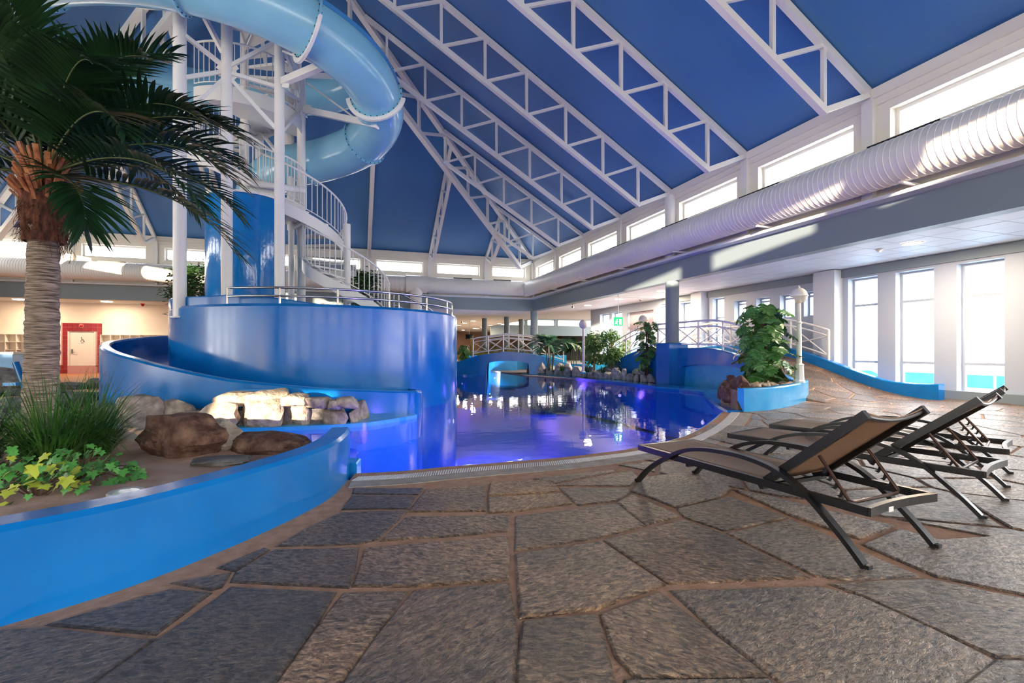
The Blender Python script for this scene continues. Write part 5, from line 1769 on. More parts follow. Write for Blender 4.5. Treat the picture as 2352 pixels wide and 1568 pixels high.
def lamp_post(name, loc, h, gr, label, group=None, fancy=True):
    x, y, z = loc
    t = thing(name, loc, label, 'lamp post', group)
    if fancy:
        MB().lathe([(0, 0), (0.115, 0), (0.115, 0.04), (0.10, 0.06), (0.085, 0.36), (0.10, 0.38), (0.06, 0.41), (0, 0.41)], loc, 8).build('plinth', 'lamp_white', t)
        MB().lathe([(0.055, 0.40), (0.046, h * 0.62), (0.062, h * 0.625), (0.062, h * 0.635), (0.040, h * 0.645), (0.036, h * 0.86), (0.0, h * 0.86)], loc, 18).build('pole', 'lamp_white', t, 40)
        MB().lathe([(0.036, h * 0.855), (0.05, h * 0.86), (0.05, h * 0.875), (0.03, h * 0.885), (0.045, h * 0.90), (0.02, h * 0.915)], loc, 18).build('collar', 'lamp_white', t, 40)
    else:
        MB().lathe([(0.09, 0), (0.09, 0.06), (0.05, 0.1), (0.045, h - 2 * gr), (0.07, h - 2 * gr + 0.02), (0, h - 2 * gr + 0.03)], loc, 16).build('pole', 'lamp_white', t, 40)
        MB().lathe([(0.12, 0), (0.12, 0.03), (0.09, 0.05)], loc, 16).build('foot', 'pool_blue_light', t, 40)
    zc = z + h - gr
    n = 14
    lower = [(gr * math.sin(PI * k / (2 * n)), -gr * math.cos(PI * k / (2 * n))) for k in range(1, n + 1)]
    upper = [(gr * math.cos(PI * k / (2 * n)), gr * math.sin(PI * k / (2 * n)) * (1.05 if fancy else 1)) for k in range(0, n + 1)]
    if fancy:
        MB().lathe(lower, (x, y, zc), 28).build('lower_glass', 'globe_clear', t, 60)
        MB().lathe(upper, (x, y, zc), 28).build('shade', 'globe_glass', t, 60)
        MB().lathe([(gr, -0.012), (gr + 0.014, -0.006), (gr + 0.014, 0.006), (gr, 0.012)], (x, y, zc), 28).build('rim', 'lamp_white', t, 40)
        MB().lathe([(0, 0), (0.022, 0), (0.03, 0.012), (0.012, 0.03), (0.012, 0.05), (0, 0.055)], (x, y, zc + gr * 1.04), 12).build('finial', 'lamp_white', t, 40)
        MB().lathe([(0.02, -gr * 0.9), (0.035, -gr * 0.4), (0.03, -gr * 0.1), (0, 0)], (x, y, zc), 12).build('bulb', 'globe_glass', t, 40)
    else:
        MB().lathe(lower + upper[1:], (x, y, zc), 28).build('globe', 'globe_glass', t, 60)
    return t
lp = W(6.16, 10.4)
lamp_post('lamp_post', (lp.x, lp.y, 0.42), 2.02, 0.165, 'white lamp post with glass globe on the round planter')

def monstera_leaf(name, m):
    """heart-shaped split leaf in the xy plane, stalk end at the origin, tip along +y"""
    half = [(0.0, 0.0), (0.16, -0.14), (0.36, -0.12), (0.50, 0.05), (0.30, 0.13), (0.54, 0.18), (0.56, 0.32), (0.30, 0.33), (0.53, 0.42), (0.50, 0.55), (0.26, 0.50), (0.42, 0.66), (0.34, 0.78), (0.18, 0.66), (0.20, 0.90), (0.0, 1.08)]
    mb = MB()
    for s_ in (1, -1):
        o = len(mb.v)
        for (x, y) in half:
            x, y = x * 1.18, y * (1.0 if y < 0.9 else 0.93)
            mb.v.append((x * s_, y, 0.22 * abs(x) - 0.34 * abs(x) ** 2 * 2 - 0.20 * max(0, y - 0.25) ** 2))
        spine = [(0, 0.08), (0, 0.2), (0, 0.33), (0, 0.48), (0, 0.64), (0, 0.8)]
        o2 = len(mb.v)
        for (x, y) in spine:
            mb.v.append((0, y, -0.03 - 0.20 * max(0, y - 0.25) ** 2))
        f = [(0, 1, 'a'), (1, 2, 'a'), (2, 3, 'a'), (3, 4, 'a'), (4, 5, 'b'), (5, 6, 'b'), (6, 7, 'b'), (7, 8, 'c'), (8, 9, 'c'), (9, 10, 'd'), (10, 11, 'd'), (11, 12, 'e'), (12, 13, 'e'), (13, 14, 'f'), (14, 15, 'f')]
        for a, b, c_ in f:
            k = o2 + 'abcdef'.index(c_)
            mb.f.append((o + a, o + b, k) if s_ > 0 else (o + b, o + a, k))
        for a in range(5):
            nodes = [0, 4, 7, 10, 11, 13]
        for c1, c2, nd in (('a', 'b', 4), ('b', 'c', 7), ('c', 'd', 9), ('d', 'e', 11), ('e', 'f', 13)):
            k1, k2 = o2 + 'abcdef'.index(c1), o2 + 'abcdef'.index(c2)
            mb.f.append((k1, o + nd, k2) if s_ > 0 else (o + nd, k1, k2))
    return mb.mesh(name, m, 50)
mon_me = monstera_leaf('leaf', 'monstera_leaf')
def monstera(name, loc, h, w, n, size, label, seed, group=None, face=None):
    r_ = random.Random(seed)
    t = thing(name, loc, label, 'plant', group)
    x, y, z = loc
    st = MB()
    for k in range(3):
        a = k * 2.1
        st.tube(spline([V(x + 0.06 * math.cos(a), y + 0.06 * math.sin(a), z), V(x + 0.03 * math.cos(a + 1), y + 0.03 * math.sin(a + 1), z + h * 0.4), V(x + 0.05 * math.cos(a + 2), y + 0.05 * math.sin(a + 2), z + h * 0.9)], 6), [0.03] * 8 + [0.02] * 5, 7)
    st.build('stem', 'stem_brown', t, 50)
    stalks = MB()
    for i in range(n):
        f_ = (i + 0.5) / n
        zz = z + h * (0.10 + 0.86 * f_)
        a = i * 2.39996 + r_.uniform(-0.5, 0.5)
        wid = w * 0.5 * (0.72 + 0.35 * math.sin(PI * f_)) * r_.uniform(0.35, 1.0)
        pos = V(x + wid * math.cos(a), y + wid * math.sin(a), zz + r_.uniform(-0.04, 0.04))
        s_ = size * r_.uniform(0.75, 1.2)
        tilt = r_.uniform(0.25, 1.25)            # 0 = flat, larger = hanging
        inst('leaf', mon_me, t, pos, (-tilt, r_.uniform(-0.3, 0.3), a - PI / 2), s_)
        if i % 2 == 0:
            stalks.tube([V(x, y, zz - 0.12), V(x + wid * 0.5 * math.cos(a), y + wid * 0.5 * math.sin(a), zz), pos], 0.006, 4, cap=False)
    stalks.build('leaf_stalks', 'grass_blade', t)
    return t
mp_ = PD(1755, 10.5)
monstera('monstera_plant', (mp_.x, mp_.y, 0.37), 1.78, 1.05, 84, 0.28, 'big leafy monstera growing from the round blue planter', 5)

# ------------------------------------------------------------------ sun loungers
mat('sling_tan', '#7d5f47', 0.65, col2='#8a6b52', nscale=60, bump=0.2, bscale=400)
LW = 0.62
def lounger_parts():
    t = empty('sun_lounger')
    zf = 0.285
    L_ = 1.80
    hs = 0.60                       # hinge of the backrest
    bw, bh = 0.03, 0.045
    def yw(side): return LW / 2 * side
    # frame: rails run along +x from the head end (0) to the foot end
    fr = MB()
    for sd in (-1, 1):
        fr.bar((0, yw(sd) * 0.97, zf), (L_, yw(sd) * 0.97, zf), bw, bh)
    fr.bar((L_, -LW / 2, zf), (L_, LW / 2, zf), bw, bh)
    pts = [V(0.0 - 0.025 * math.sin(PI * k / 8) * -1, -LW / 2 + LW * k / 8, zf) for k in range(9)]
    fr.tube(pts, 0, rect=(bw, bh), up=(0, 0, 1))
    fr.bar((hs + 0.02, -LW / 2, zf - 0.03), (hs + 0.02, LW / 2, zf - 0.03), 0.025, 0.025)
    fr.bar((1.25, -LW / 2, zf - 0.03), (1.25, LW / 2, zf - 0.03), 0.025, 0.025)
    put('frame', fr.mesh('frame', 'dark_metal'), t)
    prof = [(0.0, 0.0), (0.10, 0.105), (0.21, 0.205), (0.30, 0.28), (0.42, 0.352), (0.56, 0.400), (0.75, 0.422), (0.95, 0.418), (1.12, 0.398), (1.28, 0.355), (1.42, 0.285), (1.56, 0.205), (1.69, 0.110), (1.80, 0.0)]
    for sd in (-1, 1):
        pts = spline([V(a, yw(sd) * 1.04, b) for a, b in prof], 4)
        lg = put('arm_leg', MB().tube(pts, 0, rect=(0.026, 0.046), up=(0, 1, 0)).mesh('arm_leg', 'dark_metal', 40), t)
        for xx in (0.0, 1.80):
            inst('foot_cap', MB().box(-0.022, 0.022, -0.017, 0.017, 0.0, 0.02).mesh('foot_cap', 'black_plastic'), lg, (xx, yw(sd) * 1.04, 0.0))
        inst('bolt', MB().lathe([(0.009, 0), (0.009, 0.006), (0, 0.008)], (0, 0, 0), 10, axis=(0, sd, 0)).mesh('bolt', 'bronze_metal'), lg, (0.30, yw(sd) * 1.04 + sd * 0.013, 0.275))
    # seat sling, sagging slightly
    rows = []
    for k in range(13):
        x = hs + (L_ - 0.02 - hs) * k / 12
        up_ = 0.05 * math.exp(-((x - 1.72) / 0.22) ** 2)
        rows.append([(x, -LW / 2 + 0.025 + (LW - 0.05) * j / 8, zf + 0.016 - 0.03 * math.sin(PI * j / 8) * math.sin(PI * k / 12) + up_ * 0.0) for j in range(9)])
    o = put('seat_sling', MB().strip(rows).mesh('seat_sling', 'sling_tan', 60), t)
    sm = o.modifiers.new('thickness', 'SOLIDIFY'); sm.thickness = 0.006
    # backrest
    an = R(39.8)
    bl = 0.75
    def bk(s_, yy, off=0.0): return V(hs - s_ * math.cos(an) - off * math.sin(an), yy, zf + 0.015 + s_ * math.sin(an) - off * math.cos(an) * -1 if False else zf + 0.015 + s_ * math.sin(an) + off * -math.cos(an))
    bf = MB()
    for sd in (-1, 1):
        bf.bar(bk(-0.08, yw(sd) * 0.88), bk(bl, yw(sd) * 0.88), 0.03, 0.05, up=(1, 0, 0))
    pts = []
    for k in range(11):
        yy = -LW * 0.44 + LW * 0.88 * k / 10
        pts.append(bk(bl - 0.02, yy) + V(math.sin(an), 0, -math.cos(an)) * -0.0 + V(0.0, 0, -0.035 * math.sin(PI * k / 10)))
    bf.tube(pts, 0.013, 8)
    put('backrest_frame', bf.mesh('backrest_frame', 'dark_metal', 40), t)
    rows = []
    for k in range(10):
        s_ = bl * k / 9.0
        rows.append([tuple(bk(s_, -LW * 0.43 + LW * 0.86 * j / 8) + V(math.sin(an), 0, math.cos(an)) * 0.014 + V(0, 0, -(0.012 + 0.03 * (s_ / bl) ** 4) * math.sin(PI * j / 8))) for j in range(9)])
    o = put('backrest_sling', MB().strip(rows).mesh('backrest_sling', 'sling_tan', 60), t)
    sm = o.modifiers.new('thickness', 'SOLIDIFY'); sm.thickness = 0.006
    # prop: bent bar with ratchet teeth
    pr = MB()
    ptop = [bk(0.36, yw(sd) * 0.74, 0.03) for sd in (-1, 1)]
    pbot = [V(0.13, yw(sd) * 0.74, zf + 0.0) for sd in (-1, 1)]
    pts = [ptop[0], pbot[0] + V(0.01, 0, 0.01), pbot[0] + V(0, 0.03, 0), pbot[1] + V(0, -0.03, 0), pbot[1] + V(0.01, 0, 0.01), ptop[1]]
    pr.tube(pts, 0.010, 8)
    po_ = put('prop_bar', pr.mesh('prop_bar', 'bronze_metal', 40), t)
    tm = MB().prism([(0, 0), (0.032, 0.0), (0.036, 0.024), (0.022, 0.012), (0.0, 0.018)], -0.006, 0.006).mesh('ratchet_tooth', 'dark_metal')
    for i_, sd in enumerate((-1, 1)):
        for k in range(4):
            q = ptop[i_].lerp(pbot[i_], 0.28 + 0.17 * k)
            o = inst('ratchet_tooth', tm, po_, q + V(-0.0, 0, -0.006), (R(90), R(60), 0))
    # white maker's plate on the head end
    put('plate', MB().box(-0.024, -0.0225 + 0.0, 0.15 - 0.02, 0.15 + 0.02, zf - 0.013, zf + 0.013).mesh('plate', 'grille_white'), t, label='small white plate on the end bar')
    return t
def copy_tree(o, parent=None):
    c_ = o.copy(); COL.objects.link(c_); c_.parent = parent
    for ch in list(o.children):
        copy_tree(ch, c_)
    return c_
LG = [((1.823, 2.483), (2.383, 2.789), (-0.412, 0.911), 'nearest dark-framed tan sun lounger with raised backrest'),
      ((3.134, 3.221), (3.623, 3.572), (-0.576, 0.818), 'middle dark-framed tan sun lounger of the three'),
      ((4.03, 3.945), (4.464, 4.313), (-0.676, 0.737), 'dark-framed tan sun lounger farthest from the camera')]
first = lounger_parts()
for i, (a, b, u, lb) in enumerate(LG):
    o = first if i == 0 else copy_tree(first)
    m0 = Vector((0, 0))
    n_ = Vector((u[1], -u[0]))
    c_ = Vector(a) + n_ * (LW / 2)
    w0 = W(c_.x, c_.y)
    wu = W(u[0], u[1])
    o.location = (w0.x, w0.y, 0.004)
    o.rotation_euler = (0, 0, math.atan2(wu.y, wu.x))
    tag(o, lb, 'sun lounger', 'sun loungers on the stone deck')
# ------------------------------------------------------------------ far end: bridge, rock banks, plants, cafe, changing wall
fb = thing('canal_footbridge', tuple(W(0, 22.5, 0)), 'arched blue footbridge over the canal at the far end of the pool', 'footbridge')
def fz(l):
    pts = [(-5.0, 0.05), (-3.6, 0.22), (-2.5, 0.56), (-1.6, 0.86), (-0.3, 1.04), (0.8, 0.96), (1.8, 0.72), (2.8, 0.42), (3.8, 0.18), (5, 0.05)]
    for i in range(len(pts) - 1):
        if l <= pts[i + 1][0]:
            t = (l - pts[i][0]) / (pts[i + 1][0] - pts[i][0])
            t2 = t
            return pts[i][1] + (pts[i + 1][1] - pts[i][1]) * t2
    return 0.05
for d0, nm in ((22.4, 'front_beam'), (24.4, 'rear_beam')):
    rows = []
    for l in frange(-3.9, 4.2, 60):
        zt = (fz(l - 0.15) + fz(l) + fz(l + 0.15)) / 3
        t = (l + 0.2) / 1.0
        zb = -1.4 if abs(t) > 1 else 0.40 + 0.22 * math.sqrt(1 - t * t)
        a, b = W(l, d0), W(l, d0 + 0.2)
        rows.append([(a.x, a.y, zb), (a.x, a.y, zt), (b.x, b.y, zt), (b.x, b.y, zb), (a.x, a.y, zb)])
    MB().strip(rows).build(nm, 'pool_blue', fb, 30, clean=True)
rows = []
for l in frange(-3.9, 4.2, 40):
    zt = fz(l) - 0.12
    a, b = W(l, 22.6), W(l, 24.4)
    rows.append([(a.x, a.y, zt), (b.x, b.y, zt), (b.x, b.y, zt - 0.15), (a.x, a.y, zt - 0.15), (a.x, a.y, zt)])
MB().strip(rows).build('deck', 'concrete_edge', fb, 30, clean=True)
bridge_rail('bridge_railing', lambda l: W(l, 22.5, fz(l)), frange(-1.8, 1.7, 6), 0.82, 'white crossed railing on the near side of the canal footbridge', 0.03)
bridge_rail('bridge_railing', lambda l: W(l, 24.5, fz(l)), frange(-1.2, 2.6, 6), 0.82, 'white crossed railing on the far side of the canal footbridge', 0.03)
# blue walls of the back basin seen through the arch
bw = thing('canal_wall', tuple(W(0, 27, -1)), 'pale blue wet wall of the back basin behind the canal footbridge', 'pool wall')
a, b = W(-2.6, 27.2), W(0.3, 27.2)
MB().bar((a.x, a.y, -0.3), (b.x, b.y, -0.3), 0.2, 2.2).build('wall_block', 'pool_blue_light', bw)
a, b = W(0.3, 28.6), W(3.2, 28.6)
MB().bar((a.x, a.y, -0.3), (b.x, b.y, -0.3), 0.2, 2.2).build('wall_block', 'pool_blue_light', bw)
# lips and rock banks
def lip_band(name, pts, w, label):
    pts = [Vector(p) for p in pts]
    pts = spline(pts, 5)
    o2 = offs(pts, w)
    return structure(ribbon(MB(), pts, o2, -1.4, 0.0).build(name, 'pool_blue', None, 35, clean=True), label)
def far_rocks(name, label, x0, y0, x1, y1, n, hpx, seed, m='rock_grey', back=0.28):
    r_ = random.Random(seed)
    its = []
    ws = [r_.uniform(0.7, 1.3) for _ in range(n)]
    tot = sum(ws)
    acc = 0
    for k in range(n):
        f0, f1 = acc / tot, (acc + ws[k]) / tot
        acc += ws[k]
        f = (f0 + f1) / 2
        x, y = x0 + (x1 - x0) * f, y0 + (y1 - y0) * f
        d = CAMZ * FPX / (y - 803.0) + back
        c = PD(x, d)
        w = (x1 - x0) * (f1 - f0) / FPX * d
        its.append((c.x, c.y, -0.03, w * 1.15, 0.4, max(16, hpx * r_.uniform(0.7, 1.25)) / FPX * d, -0.5 + r_.uniform(-0.2, 0.2)))
        if r_.random() < 0.45:
            its.append((c.x + 0.15, c.y + 0.3, 0.22, w * 0.8, 0.4, 0.22, r_.uniform(-0.5, 0.5)))
    return rock_bank(name, label, its, m, sub=2)
lip_band('kerb_island', [P(1197, 858, 0), P(1260, 862, 0), P(1340, 869, 0), P(1430, 878, 0), P(1508, 887, 0)], 0.7, 'blue water-level ledge along the island rocks')
lip_band('kerb_canal', [P(1040, 860, 0), P(1075, 860, 0), P(1108, 858, 0)], 0.5, 'blue water-level ledge left of the canal arch')
far_rocks('island_rock_wall', 'long low wall of grey stones along the island bank', 1217, 857, 1506, 879, 16, 26, 5, 'rock_pale')
far_rocks('canal_rock_wall', 'group of upright grey stones left of the canal arch', 1050, 858, 1110, 858, 6, 26, 8, 'rock_pale')
# island soil
isl = [P(1222, 857, 0) + V(0.2, 0.9, 0), P(1340, 868, 0) + V(0.5, 0.95, 0), P(1500, 879, 0) + V(0.2, 0.9, 0), V(9.9, 15.2, 0), V(9.9, 21.0, 0), V(8.0, 22.0, 0)]
tag(MB().prism(ccw([(p.x, p.y) for p in isl]), -0.2, 0.22).build('planting_soil', 'pot_soil'), 'brown soil of the island bed behind the stone wall', 'soil', kind='stuff')
# low blue pool edges beyond the island
iw = thing('island_parapet', (8.6, 21.6, 0), 'low blue parapet behind the island plants', 'parapet')
MB().bar(W(2.6, 23.4, 0.2), W(3.6, 22.0, 0.2), 0.25, 0.5).build('parapet_block', 'pool_blue_light', iw)
MB().bar(W(3.6, 24.2, 0.3), W(5.3, 23.2, 0.3), 0.25, 0.5).build('parapet_block', 'pool_blue_light', iw)

def leafy_tree(name, loc, h, trunk_h, w, n, leaf, label, seed, crown_h=None, leafmat='tree_leaf', droop=0.6, trunk_r=0.05, group=None):
    r_ = random.Random(seed)
    t = thing(name, loc, label, 'plant', group)
    x, y, z = loc
    MB().tube([V(x, y, z), V(x + 0.02, y, z + trunk_h * 0.6), V(x, y + 0.02, z + h * 0.85)], [trunk_r, trunk_r * 0.85, trunk_r * 0.4], 10).build('trunk', 'stem_brown' if leafmat != 'tree_leaf' else 'trunk_tan', t, 50)
    mb = MB()
    br_ = MB()
    ch = crown_h or (h - trunk_h)
    nc = max(6, n // 40)
    cl = []
    for k in range(nc):
        a = r_.uniform(0, 2 * PI)
        f_ = r_.uniform(0, 1)
        rr_ = w * 0.5 * math.sqrt(r_.random()) * (0.55 + 0.6 * math.sin(PI * (0.15 + 0.7 * f_)))
        cpos = V(x + rr_ * math.cos(a), y + rr_ * math.sin(a), z + h - ch + ch * (0.06 + 0.9 * f_))
        cl.append(cpos)
        if k % 2 == 0:
            br_.tube([V(x, y, min(cpos.z - 0.05, z + h * 0.8)), cpos], 0.008, 4, cap=False)
    for i in range(n):
        c0 = cl[i % nc]
        p0 = c0 + V(r_.gauss(0, 1), r_.gauss(0, 1), r_.gauss(0, 0.9)) * w * 0.13
        a = r_.uniform(0, 2 * PI)
        d = V(math.cos(a), math.sin(a), r_.uniform(-droop * 1.6, 0.5)).normalized()
        side = d.cross(V(r_.uniform(-.4, .4), r_.uniform(-.4, .4), 1)).normalized()
        nr = side.cross(d)
        ll = leaf * r_.uniform(0.7, 1.25)
        ww = ll * 0.19
        m1 = p0 + d * ll * 0.45 + nr * ll * 0.05
        tip_ = p0 + d * ll - V(0, 0, ll * 0.15)
        o = len(mb.v)
        mb.v += [tuple(p0), tuple(m1 + side * ww), tuple(tip_), tuple(m1 - side * ww)]
        mb.f.append((o, o + 1, o + 2, o + 3))
    br_.build('branches', 'stem_brown', t)
    tag(mb.build('foliage', leafmat, t), kind='stuff')
    return t
mat('tree_leaf', '#55883f', 0.4, col2='#8fbc66', nscale=7, objrand=0.1)
mat('ficus_leaf', '#23492a', 0.35, col2='#4f7a3c', nscale=7)
mat('trunk_tan', '#b08a5f', 0.7)
mat('yellow_leaf', '#c2a33a', 0.5, col2='#8fa23c', nscale=6)
def small_palm(name, loc, h, nst, label, seed, n_fr=11, leaf='palm_far'):
    r_ = random.Random(seed)
    t = thing(name, loc, label, 'palm')
    x, y, z = loc
    tops = []
    for k in range(nst):
        a = 2 * PI * k / nst
        b0 = V(x + 0.1 * math.cos(a), y + 0.1 * math.sin(a), z)
        b1 = V(x + 0.2 * math.cos(a), y + 0.2 * math.sin(a), z + h * r_.uniform(0.5, 0.72))
        MB().tube([b0, b0.lerp(b1, 0.5), b1], 0.022, 7).build('stem', 'palm_rachis', t, 50)
        tops.append(b1)
    for k in range(n_fr):
        b1 = tops[k % nst]
        az = 2.39996 * k + r_.uniform(-.3, .3)
        frond_obj(t, tuple(b1 - V(0, 0, 0.03)), az, h * r_.uniform(0.45, 0.62), r_.uniform(0.5, 1.25), r_.uniform(1.5, 2.1), 20, h * 0.2, seed * 50 + k, leaf_w=0.055, leafmat=leaf)
    return t
mat('palm_far', '#47805a', 0.4, col2='#6ea47c', nscale=4)
def base_at(x, d, z=0.22): 
    p = PD(x, d); return (p.x, p.y, z)
small_palm('areca_palm', base_at(1264, 21.0), 1.75, 5, 'slender areca palm with several stems beside the canal bridge', 3, 13)
small_palm('areca_palm', base_at(1318, 23.5), 1.75, 3, 'dark drooping palm behind the globe lamp', 9, 14, 'palm_leaf')
leafy_tree('weeping_fig', base_at(1364, 19.9), 1.7, 0.6, 0.72, 1000, 0.19, 'weeping fig with pale trunk just right of the tall globe lamp', 4, 1.45)
leafy_tree('weeping_fig', base_at(1405, 19.2), 1.68, 0.7, 0.72, 1000, 0.19, 'weeping fig with pale trunk in the middle of the island', 6, 1.35)
leafy_tree('weeping_fig', base_at(1432, 20.2), 1.25, 0.3, 0.6, 600, 0.17, 'bushy green fig between the island trees and the monstera', 16, 1.15)
monstera('monstera_plant', base_at(1486, 17.0), 1.95, 0.85, 60, 0.24, 'tall monstera on a dark stem left of the blue pedestal', 15)
monstera('monstera_plant', base_at(1066, 23.6), 1.2, 0.75, 40, 0.24, 'monstera beside the canal bridge next to the drum edge', 17)
p = W(-11.2, 17.0)
leafy_tree('ficus_tree', (p.x, p.y, 0), 4.05, 1.6, 1.3, 2200, 0.2, 'tall dark ficus tree showing between left slide column and blue cylinder', 23, 2.2, 'ficus_leaf', 0.3)
p = W(-5.1, 16.6)
leafy_tree('ficus_tree', (p.x, p.y, 0), 3.72, 1.6, 0.95, 2000, 0.18, 'round-headed ficus tree behind the foot of the spiral stair', 27, 1.9, 'ficus_leaf', 0.3)
for k, (x, d, h, lb) in enumerate([(1290, 20.6, 0.35, 'low grass tuft at the foot of the areca palm'), (1350, 19.4, 0.3, 'low grass tuft at the foot of the globe lamp'), (1382, 19.0, 0.3, 'low grass tuft between the two weeping figs'), (1420, 18.6, 0.28, 'low grass tuft right of the weeping figs')]):
    grass_clump('grass_tuft', base_at(x, d), 90, h, 0.5, 40 + k, lb, w=0.014)
lamp_post('globe_lamp', base_at(1340, 18.9, 0.2), ZY(734, 18.9) - 0.2, 0.175, 'slim white lamp post with round globe on the island', None, False)
lamp_post('lamp_post', base_at(1478, 17.8, 0.2), ZY(723, 17.8) - 0.2, 0.175, 'white lamp post with glass globe behind the tall monstera', None, True)

# ceiling of the cafe zone: long planks
cc = structure(empty('ceiling_cafe', (5, 30, ZF0)), 'pale plank ceiling over the far cafe zone')
MB().box(-4.0, 12.4, YB + 0.3, 58.0, ZF0 + 0.03, ZF0 + 0.12).build('backing', 'soffit_white', cc)
MB().box(12.4, 20.3, YB - 1.0, 32.6, ZF0 + 0.03, ZF0 + 0.12).build('backing', 'soffit_white', cc)
MB().box(XR + 0.3, 12.4, 18.2, YB + 0.3, ZF0 + 0.03, ZF0 + 0.12).build('backing', 'soffit_white', cc)
MB().box(12.4, XG + 0.35, 18.2, YB - 1.0, ZF0 + 0.03, ZF0 + 0.12).build('backing', 'soffit_white', cc)
pm1 = MB().box(-0.14, 0.14, 0, 31.6, 0, 0.02).mesh('ceiling_plank', 'plank_white')
pm2 = MB().box(-0.14, 0.14, 0, 39.7, 0, 0.02).mesh('ceiling_plank', 'plank_white')
pm3 = MB().box(-0.14, 0.14, 0, 6.9, 0, 0.02).mesh('ceiling_plank', 'plank_white')
x = -0.6
while x < 20.0:
    if x > 12.4:
        inst('ceiling_plank', pm3, cc, (x, YB - 0.4, ZF0 + 0.011))
    elif x > XR + 0.45:
        inst('ceiling_plank', pm2, cc, (x, 18.2, ZF0 + 0.011))
    else:
        inst('ceiling_plank', pm1, cc, (x, YB + 0.31, ZF0 + 0.011))
    x += 0.29
# taller hall beyond: beam and bright strip of windows
far_h = [(12.9 + i * 3.2, 15.8 + i * 3.2, 3.45, 4.05) for i in range(4)]
structure(wall_grid(MB(), 'y', 44.0, 44.3, 12.4, 26, 2.5, 5.2, far_h).build('wall_far', 'fascia_grey'), 'grey wall with a window strip in the hall beyond the cafe')
for a, b, c0, c1 in far_h:
    window('y', 44.0, a, b, c0, c1, -1, sill=False)
structure(MB().box(-4, 26, 58.0, 58.3, -0.2, 4.2).build('wall_cafe', 'wall_brown'), 'brown back wall of the cafe')
structure(MB().box(12.4, 26, 32.6, 44.3, 5.2, 5.4).build('ceiling_far', 'soffit_white'))
structure(MB().box(12.4, 26, 44.3, 58.3, 3.3, 3.5).build('ceiling_far_low', 'soffit_white'))
structure(MB().box(12.3, 12.45, 32.6, 44.0, 3.34, 5.2).build('wall_far_side', 'fascia_grey'))
structure(MB().box(12.4, 26, 32.5, 32.65, 3.34, 5.2).build('beam_far', 'fascia_grey'))
structure(MB().box(-4.2, -4.0, YD, 58.3, -0.2, 4.0).build('wall_cafe_side', 'wall_brown'))
structure(wall_grid(MB(), 'x', 20.3, 20.6, 25.0, 32.6, -0.2, 3.5, [(26, 28.6, 0.3, 2.9), (29.2, 31.8, 0.3, 2.9)]).build('wall_cafe_right', 'pier_grey'))
structure(MB().box(XG + 0.35, 20.6, 24.7, 25.0, -0.2, 3.5).build('wall_cafe_return', 'pier_grey'))
structure(wall_grid(MB(), 'x', 26.0, 26.3, 32.6, 58.3, -0.2, 5.3, [(34, 43, 0.3, 4.6)]).build('wall_far_right', 'pier_grey'))
structure(MB().box(20.3, 26.3, 32.5, 32.6, -0.2, 3.5).build('wall_far_return', 'pier_grey'))
for (x, d, lb) in ((1113, 34.5, 'slim grey column of the cafe left of the bridge crest'), (1164, 33.0, 'slim grey column of the cafe behind the bridge crest'), (1197, 35.5, 'slim grey column of the cafe right of the bridge crest')):
    p = PD(x, d)
    structure(MB().cyl((p.x, p.y), 0.19, -0.1, ZF0 + 0.03, 20).build('column', 'fascia_grey', None, 40), lb)
# cafe pieces
def at2(x, y, d):
    q = PD(x, d); return V(q.x, q.y, ZY(y, d))
tv = thing('television', tuple(at2(1078, 773, 36)), 'black flat screen hanging from the cafe ceiling', 'television')
p = at2(1078, 773, 36)
MB().bar(p - W(0.28, 0), p + W(0.28, 0), 0.06, 0.36).build('casing', 'black_plastic', tv)
MB().bar(p - W(0.26, 0) - W(0, 0.04), p + W(0.26, 0) - W(0, 0.04), 0.01, 0.32).build('screen', 'screen_black', tv)
MB().cyl((p.x, p.y), 0.02, p.z, ZF0 + 0.03, 8).build('hanger', 'sensor_white', tv)
ct = thing('cafe_counter', tuple(at2(1080, 830, 32)), 'long cafe counter with yellow front behind the bridge', 'counter')
a, b = W(-3.6, 32.5), W(1.2, 32.5)
MB().bar((a.x, a.y, 0.5), (b.x, b.y, 0.5), 0.5, 1.0).build('counter_front', 'yellow_leaf', ct)
MB().bar((a.x, a.y, 1.03), (b.x, b.y, 1.03), 0.6, 0.06).build('counter_top', 'soffit_white', ct)
for k in range(5):
    p = W(-2.6 + 1.1 * k, 30.6 + 0.3 * (k % 2))
    leafy_tree('cafe_plant', (p.x, p.y, 0), 1.55, 0.5, 0.9, 420, 0.16, ('cafe plant with yellow-green leaves behind the left end of the bridge rail', 'dark leafy cafe plant behind the bridge rail, second from the drum', 'leafy cafe plant behind the crest of the bridge', 'leafy cafe plant behind the right half of the bridge rail', 'leafy cafe plant behind the right end of the bridge rail')[k], 70 + k, 1.2, 'yellow_leaf' if k in (0, 2) else 'ficus_leaf', 0.4)
